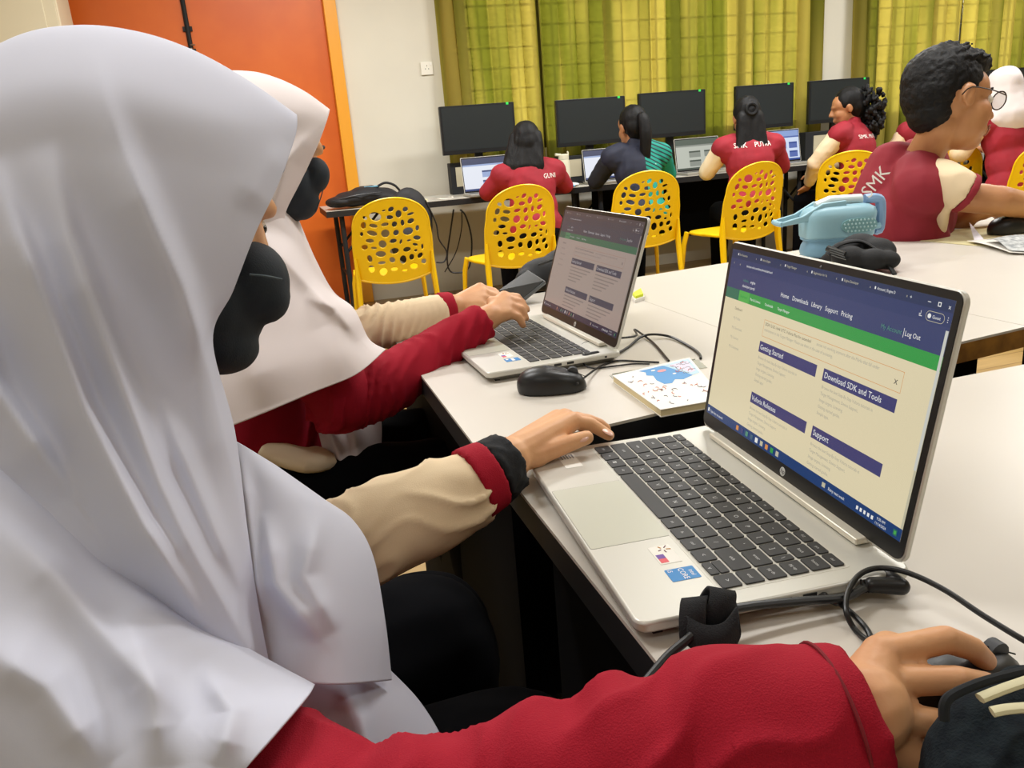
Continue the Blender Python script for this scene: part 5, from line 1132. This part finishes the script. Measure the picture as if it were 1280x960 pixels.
for k in (-1, 1):
    q = MB(); a = pel+Vector((.42, -k*.1, 0)); q.cap(Vector((a.x, a.y, .045)), Vector((a.x+.14, a.y, .038)), .044, .036, SHOE); blob(q, 'shoe', root, .008, 2, SHOE)
def mask_on(root, pts, seam, loops):
    q = MB()
    for c_, R_, A_ in pts: q.ell(c_, R_, MASKM, M=A_, n=20, k=14)
    o = blob(q, 'face_mask', root, .004, 4, MASKM)
    for l_ in loops: q = MB(); q.tube(l_, .0013, mat('ear_loop', '101519', .8), n=6, smooth=4); k = q.build('ear_loop'); k.parent = o
    for s_ in seam: q = MB(); q.tube(s_, .0010, mat('mask_seam', '3a4a52', .7), n=5, smooth=4); k = q.build('seam'); k.parent = o
def mg(a, b, c): return hc+(f*a+r*b+u*c)*s
A = M3(f, r, u)
mask_on(root, [(mg(.045, 0, -.062), (.062, .067, .062), A), (mg(.098, 0, -.030), (.026, .030, .032), A), (mg(.082, 0, -.078), (.03, .036, .035), A)], [[mg(.117, 0, -.03), mg(.116, .0, -.06), mg(.11, 0, -.095)]], [[mg(.05, .062, -.03), mg(.02, .078, -.01), mg(-.005, .084, .0)]])
eyes(root, hc, f, r, u, s, .079); brows(root, hc, f, r, u, s)
q = MB()
for k in range(7): p = mg(.095, .028+.003*k, .008-.001*k); q.tube([p, p+(f*.008+r*.002+u*.003)], [.0007, .0003], HAIR, n=4)
q.build('eyelashes', root)
cloth('veil', [[(395, 190, 1.55), (365, 180, 1.56), (330, 178, 1.57), (300, 180, 1.57), (262, 188, 1.56), (220, 200, 1.55), (180, 220, 1.53)],
 [(409, 144, 1.47), (380, 128, 1.51), (345, 112, 1.52), (308, 106, 1.52), (265, 110, 1.51), (220, 135, 1.5), (182, 180, 1.48)],
 [(412, 138, 1.43), (380, 115, 1.43), (345, 99, 1.43), (310, 91, 1.43), (268, 94, 1.43), (222, 120, 1.43), (180, 170, 1.42)],
 [(408, 152, 1.40), (375, 140, 1.365), (338, 130, 1.35), (300, 130, 1.34), (255, 140, 1.34), (212, 170, 1.35), (172, 210, 1.36)],
 [(394, 188, 1.39), (365, 190, 1.355), (328, 192, 1.34), (290, 192, 1.33), (245, 200, 1.33), (203, 222, 1.34), (162, 250, 1.35)],
 [(375, 228, 1.38), (350, 236, 1.35), (316, 245, 1.335), (280, 250, 1.325), (235, 258, 1.32), (193, 275, 1.33), (155, 300, 1.34)],
 [(358, 262, 1.375), (336, 275, 1.35), (305, 288, 1.33), (268, 300, 1.315), (225, 310, 1.31), (185, 325, 1.32), (150, 345, 1.33)],
 [(356, 280, 1.375), (332, 305, 1.34), (298, 325, 1.315), (260, 340, 1.30), (215, 350, 1.30), (175, 360, 1.31), (145, 380, 1.32)]],
 WHITEV2, root, folds=[([(410, 150), (360, 200), (330, 300)], 12, 20, .012), ([(300, 100), (290, 200), (300, 310)], 14, 26, .012)])
cloth('veil_drape', [[(240, 250, 1.37), (290, 255, 1.36), (330, 258, 1.36), (352, 262, 1.385), (372, 272, 1.46)],
 [(235, 320, 1.33), (290, 312, 1.31), (340, 303, 1.32), (372, 300, 1.36), (393, 322, 1.46)],
 [(235, 380, 1.30), (300, 365, 1.275), (355, 355, 1.28), (392, 350, 1.32), (416, 364, 1.42)],
 [(235, 440, 1.27), (310, 420, 1.24), (370, 408, 1.24), (415, 393, 1.26), (442, 386, 1.34)],
 [(240, 500, 1.25), (320, 470, 1.21), (385, 452, 1.205), (430, 436, 1.22), (461, 424, 1.30)],
 [(250, 548, 1.24), (326, 518, 1.20), (390, 491, 1.19), (445, 468, 1.21), (482, 437, 1.29)]],
 WHITEV2, root, folds=[([(300, 270), (360, 330), (400, 370), (445, 420)], 10, 22, .014), ([(380, 370), (420, 385), (450, 425)], 6, 14, .012), ([(270, 330), (300, 420), (330, 510)], 16, 30, .01)])
def underveil(neck, shL, shR, f, m, k=1.0, off=.02):
    U = Vector((0, 0, 1)); q = MB(); q.cap(neck+U*.05, neck-U*.06, .062*k, .10*k, m); q.cap(neck-U*.03, shL*.7+neck*.3-U*.01, .085*k, .078*k, m); q.cap(neck-U*.03, shR*.7+neck*.3-U*.03, .08*k, .06*k, m)
    r_ = (shR-shL).normalized(); q.ell(neck-U*.14+f*off, (.135*k, .15*k, .13*k), m, M=M3(f, r_, U)); q.cap(shL-U*.02, shL-U*.11, .078*k, .07*k, m)
    return blob(q, 'veil_inner_layer', root, .008, 5, m, disp=wrinkle(.004, 10, (1, 1, .4)))
underveil(neck, shL, shR, Vector((1, 0, 0)), WHITEV2, .86, 0)
cloth('veil_side', [[(392, 500, 1.42), (430, 498, 1.44), (476, 505, 1.46)], [(398, 540, 1.40), (435, 540, 1.42), (477, 548, 1.46)], [(412, 590, 1.40), (440, 595, 1.41), (472, 590, 1.45)], [(432, 622, 1.42), (446, 620, 1.42), (462, 612, 1.44)]],
 WHITEV2, root, nu=40, nv=40, folds=[([(400, 500), (420, 560), (440, 620)], 6, 12, .012), ([(440, 500), (445, 560), (450, 610)], 8, 14, .012)])
# ------------------------------------------------------------------ the student nearest the camera
root = thing('person', 'person in cool white veil and black mask nearest the camera, red sleeve in front', 'person', (-.50, .62, 0))
hc = P(196, 268, .735); f, r, u = frame(IR*.985-IU*.13, IU); s = 1.0
pel = Vector((-.52, .66, .52)); neck = P(140, 455, .79); shR = P(50, 715, .68); shL = P(185, 545, .90)
eR = P(420, 1085, .485); wR = P(1078, 886, .470); eL = P(372, 735, .83); wL = P(636, 574, .888)
q = MB(); head_shapes(q, hc, f, r, u, SKIN, s, nose=False); q.cap(hc-u*.08, neck-Vector((0, 0, .03)), .05, .055, SKIN); torso(q, pel, neck, shL, shR, SKIN)
q.cap(shR, eR, .038, .038, SKIN); q.cap(eR, wR, .040, .027, SKIN); q.cap(shL, eL, .045, .036, SKIN); q.cap(eL, wL, .036, .0255, SKIN)
KR = [P(1100, 817, .490), P(1094, 852, .480), P(1092, 892, .472), P(1088, 930, .466)]
hand(q, wR, .033, KR, [[P(1182, 799, .488), P(1216, 811, .497), P(1232, 826, .507)], [P(1196, 850, .474), P(1234, 856, .484), P(1252, 870, .493)], [P(1172, 904, .466), P(1202, 911, .473), P(1216, 925, .480)], [P(1156, 952, .460), P(1180, 954, .467), P(1192, 964, .472)]], SKIN, .0115, 1.0)
for a, b in zip(KR, KR[1:]): q.cap(a*.8+wR*.2, b*.8+wR*.2, .0125, .0125, SKIN, n=10)
q.cap(wR*.6+KR[0]*.4, P(1110, 812, .512), .014, .012, SKIN); q.cap(P(1110, 812, .512), P(1150, 818, .530), .012, .010, SKIN); q.cap(P(1150, 818, .530), P(1180, 822, .537), .010, .008, SKIN)
def zc(p, z=.782): p.z = max(p.z, z); return p
KL = [P(714, 527, .945), P(706, 523, .960), P(697, 524, .972), P(689, 530, .982)]
hand(q, wL, .031, KL, [[P(738, 530, .953), P(751, 538, .952), P(761, 544, .950)], [P(735, 526, .970), P(750, 531, .975), P(757, 536, .976)], [P(722, 523, .985), P(735, 526, .992), P(742, 530, .993)], [P(708, 528, .994), P(720, 530, 1.0), P(727, 533, 1.002)]], SKIN, .0125)
for a, b in zip(KL, KL[1:]): q.cap(a*.85+wL*.15, b*.85+wL*.15, .012, .012, SKIN, n=10)
q.cap(wL, P(672, 568, .902), .018, .0145, SKIN); q.cap(P(672, 568, .902), P(706, 556, .912), .0135, .0105, SKIN); q.cap(P(706, 556, .912), P(733, 547, .918), .0105, .0085, SKIN)
q.cap(wL, P(690, 550, .925), .022, .016, SKIN)
legs(q, Vector((pel.x, pel.y, .5)), Vector((.98, .17, 0)), Vector((.17, -.98, 0)), SKIN, thigh=.42)
blob(q, 'body', root, .0022, 3, SKIN)
NAIL = mat('nail', 'e8b8a4', .25, coat=.3)
def nail(c, d, n_, w=.0062, l=.0085):
    d = d.normalized(); n_ = (n_-d*n_.dot(d)).normalized(); q = MB(); q.ell(c, (l, w, .0016), NAIL, M=M3(d, d.cross(n_), n_)*1.0, n=14, k=8); q.build('nail', root)
nail(P(728, 546.5, .9105), P(733, 547, .918)-P(706, 556, .912), -IF+IU*.6)
nail(P(760, 540.5, .943), P(761, 544, .95)-P(751, 538, .952), IU*.9-IF*.35, .0055, .0075)
q = MB(); torso(q, pel, neck, shL, shR, RED, .004); q.cap(shL, shL*.5+eL*.5, .054, .05, RED); blob(q, 'shirt', root, .009, 2, RED)
q = MB(); q.tube([P(*a) for a in ((110, 800, .68), (205, 905, .615), (300, 968, .56), (392, 1035, .507), (440, 1082, .487), (536, 1058, .478), (620, 1030, .474), (700, 1006, .470), (790, 976, .468), (880, 946, .467), (970, 922, .467), (1030, 908, .468), (1074, 896, .469))], [.045, .048, .056, .060, .062, .058, .058, .053, .051, .051, .047, .0455, .043], RED, n=40, smooth=6)
def sl_disp(co):
    out = armwr(IR-IU*.35, .0055, .085, 3)(co)
    for (uu, vv, dd, amp, w, dx, dy) in ((668, 900, .43, .010, .026, .35, 1), (765, 880, .43, .009, .020, .25, 1), (905, 860, .43, .010, .040, .5, 1), (470, 940, .44, .010, .02, .7, .6), (838, 890, .43, -.006, .018, .3, 1), (716, 900, .43, -.008, .016, .2, 1), (540, 940, .43, -.007, .03, .3, 1)):
        p = P(uu, vv, dd); ax = (IR*dx*.6-IU*dy).normalized(); w_ = co-np.array(p); al = w_ @ np.array(ax); pe = w_ @ np.array(IF.cross(ax).normalized())
        out = out+amp*np.exp(-(pe/w)**2)*np.exp(-(al/.07)**2)
    return out
slv = blob(q, 'sleeve', root, .0042, 3, RED, disp=sl_disp); slv['label'] = 'long crimson sleeve in front'
def ring(c, ax, r_, rt, m, name, par, flat=1.0):
    ax = ax.normalized(); x = ax.cross(Vector((0, 0, 1))).normalized(); y = ax.cross(x); q = MB(); q.tube([c+x*r_*math.cos(a)+y*r_*math.sin(a)*flat for a in np.linspace(0, 2*pi, 40)], rt, m, n=6, caps=False); k = q.build(name); k.parent = par; return k
REDD = mat('red_seam', '7d1220', .85)
ax = P(1074, 896, .469)-P(1000, 914, .4675)
ring(P(1040, 905, .468), ax, .0462, .0011, REDD, 'seam', slv)
q = MB(); q.tube([P(*a) for a in ((250, 600, .90), (300, 665, .875), (368, 722, .82), (430, 688, .818), (480, 660, .828), (530, 640, .838), (565, 622, .848), (594, 604, .858))], [.048, .05, .05, .052, .051, .049, .045, .039], CREAM, n=30, smooth=6)
o = blob(q, 'sleeve', root, .004, 3, CREAM, disp=armwr(IR*.9-IU*.9+IF*.2, .0044, .075, 8)); o['label'] = 'cream sleeve of the far arm'
q = MB(); q.tube([P(589, 606, .857), P(616, 591, .867)], [.0415, .038], RED, n=40); k = blob(q, 'cuff', root, .0032, 1, RED)
q = MB(); q.tube([P(612, 593, .866), P(624, 585, .873), P(636, 577, .880)], [.036, .034, .0325], BLACKC, n=40); blob(q, 'inner_cuff', root, .003, 1, BLACKC, disp=wrinkle(.0025, 60))
q = MB(); q.ell(pel, (.18, .17, .12), PANTS); legs(q, Vector((pel.x, pel.y, .5)), Vector((.98, .17, 0)), Vector((.17, -.98, 0)), PANTS, .045, foot=False, thigh=.42, spread=.13); q.cap(pel+Vector((.05, .16, -.02)), pel+Vector((.42, .28, -.03)), .10, .085, PANTS); blob(q, 'trousers', root, .01, 3, PANTS, disp=wrinkle(.006, 7))
for k in (-1, 1):
    q = MB(); a = pel+Vector((.42, .07-k*.1, 0)); q.cap(Vector((a.x, a.y, .045)), Vector((a.x+.14, a.y, .038)), .044, .036, SHOE); blob(q, 'shoe', root, .008, 2, SHOE)
A = M3(f, r, u)
mask_on(root, [(mg(.042, 0, -.076), (.066, .070, .062), A), (mg(.092, 0, -.052), (.036, .038, .040), A), (mg(.108, 0, -.062), (.022, .026, .024), A), (mg(.070, 0, -.110), (.037, .042, .028), A)],
 [[P(312, 343, .655), P(332, 345, .665), P(352, 349, .69)]], [[mg(.055, .06, -.035), mg(.03, .075, -.01), mg(.0, .084, .01)]])
eyes(root, hc, f, r, u, s, .079)
cloth('veil', [[(355, 215, .86), (300, 200, .87), (235, 190, .875), (165, 190, .87), (95, 190, .86), (20, 200, .85), (-70, 240, .84)],
 [(368, 158, .815), (303, 115, .845), (235, 82, .85), (165, 60, .85), (95, 55, .845), (22, 68, .83), (-68, 115, .81)],
 [(371, 145, .765), (305, 101, .765), (236, 65, .765), (168, 44, .765), (97, 36, .76), (22, 49, .75), (-70, 98, .74)],
 [(369, 170, .735), (300, 150, .69), (228, 125, .67), (155, 105, .66), (80, 100, .655), (0, 115, .655), (-90, 160, .66)],
 [(347, 230, .70), (285, 225, .66), (215, 210, .64), (140, 200, .63), (60, 200, .625), (-30, 215, .63), (-120, 240, .64)],
 [(319, 290, .675), (265, 300, .645), (200, 300, .625), (128, 300, .615), (45, 300, .612), (-50, 310, .62), (-140, 320, .63)],
 [(291, 362, .665), (246, 385, .64), (192, 400, .62), (125, 405, .605), (40, 410, .60), (-60, 410, .61), (-150, 410, .62)],
 [(265, 425, .67), (238, 470, .64), (198, 490, .615), (140, 500, .60), (60, 510, .59), (-50, 510, .60), (-150, 500, .61)],
 [(293, 540, .67), (262, 560, .635), (222, 575, .61), (170, 585, .59), (95, 590, .58), (-20, 590, .58), (-140, 580, .59)],
 [(308, 660, .64), (283, 672, .61), (248, 680, .59), (205, 685, .575), (150, 685, .565), (60, 675, .56), (-100, 655, .57)],
 [(322, 760, .615), (300, 762, .595), (272, 758, .58), (238, 750, .57), (190, 740, .565), (110, 730, .56), (-60, 715, .565)],
 [(338, 845, .60), (322, 842, .585), (300, 838, .58), (272, 832, .575), (235, 822, .57), (170, 812, .57), (0, 800, .575)],
 [(342, 885, .61), (325, 890, .60), (300, 895, .595), (272, 895, .59), (235, 890, .59), (170, 880, .59), (0, 870, .59)]],
 WHITEV, root, nu=150, nv=150, nz=.002, nsc=7, folds=[([(112, 60), (150, 180), (190, 275), (228, 360), (262, 470), (292, 600), (325, 780)], 38, 14, .020),
 ([(60, 180), (89, 300), (137, 437), (199, 602), (240, 690), (318, 825)], 34, 14, .024), ([(-10, 200), (27, 300), (103, 506), (179, 657), (262, 790)], 38, 15, .026),
 ([(360, 180), (330, 215), (300, 260)], 18, 30, .006), ([(200, 500), (250, 620), (300, 740)], 20, 12, .010), ([(-60, 330), (-10, 480), (90, 620)], 40, 14, .02)])
underveil(neck, shL, shR, Vector((.98, .17, 0)), WHITEV, .80, -.02)
cloth('veil_cape', [[(-150, 480, .63), (-20, 530, .62), (95, 612, .61), (145, 686, .60), (222, 748, .60), (265, 784, .60), (328, 822, .59), (393, 857, .565)],
 [(-160, 540, .575), (-30, 585, .565), (70, 665, .555), (125, 722, .548), (196, 780, .54), (245, 815, .535), (310, 848, .53), (384, 872, .515)],
 [(-180, 680, .52), (-60, 710, .51), (30, 770, .50), (85, 830, .492), (150, 880, .485), (205, 900, .48), (275, 912, .475), (350, 912, .478)],
 [(-200, 840, .49), (-80, 860, .475), (0, 900, .465), (55, 950, .46), (110, 985, .455), (165, 1000, .452), (235, 1000, .45), (304, 965, .457)],
 [(-220, 1020, .49), (-100, 1030, .47), (-20, 1050, .46), (40, 1090, .455), (90, 1110, .45), (130, 1120, .45), (180, 1100, .452), (235, 1050, .46)]],
 WHITEV, root, nu=110, nv=130, nz=.002, nsc=7, folds=[([(100, 640), (200, 740), (290, 800), (390, 860)], 40, 10, .012), ([(-20, 640), (70, 720), (160, 830), (230, 900)], 30, 22, .010), ([(150, 760), (190, 850), (200, 960)], 20, 26, .010), ([(250, 830), (290, 890), (270, 960)], 16, 22, .008), ([(-40, 800), (60, 860), (130, 960)], 30, 30, .010)])
cloth('veil_front', [[(262, 535, .70), (295, 552, .695), (325, 570, .70), (344, 582, .725)],
 [(270, 600, .69), (312, 600, .672), (358, 604, .68), (402, 623, .73)],
 [(282, 660, .67), (332, 650, .648), (388, 642, .665), (441, 652, .73)],
 [(292, 720, .65), (348, 715, .625), (408, 703, .64), (466, 698, .72)],
 [(304, 785, .635), (358, 787, .61), (422, 780, .62), (481, 778, .70)],
 [(316, 846, .62), (365, 852, .595), (428, 856, .605), (489, 850, .69)]],
 WHITEV, root, nu=80, nv=80, nz=.003, nsc=12, folds=[([(330, 640), (345, 730), (400, 800)], 12, 16, .012), ([(400, 640), (380, 720), (420, 790)], 18, 12, .010), ([(300, 560), (310, 660), (330, 780)], 14, 10, .012)])
cloth('veil_back_hem', [[(320, 825, .68), (400, 832, .675), (486, 836, .71)], [(330, 870, .67), (430, 868, .655), (523, 876, .71)], [(340, 920, .66), (450, 925, .645), (554, 928, .70)], [(350, 990, .65), (470, 1000, .64), (575, 990, .69)]],
 WHITEV, root, nu=40, nv=50, nz=.003, nsc=12, folds=[([(420, 840), (450, 900), (470, 980)], 20, 12, .010)])
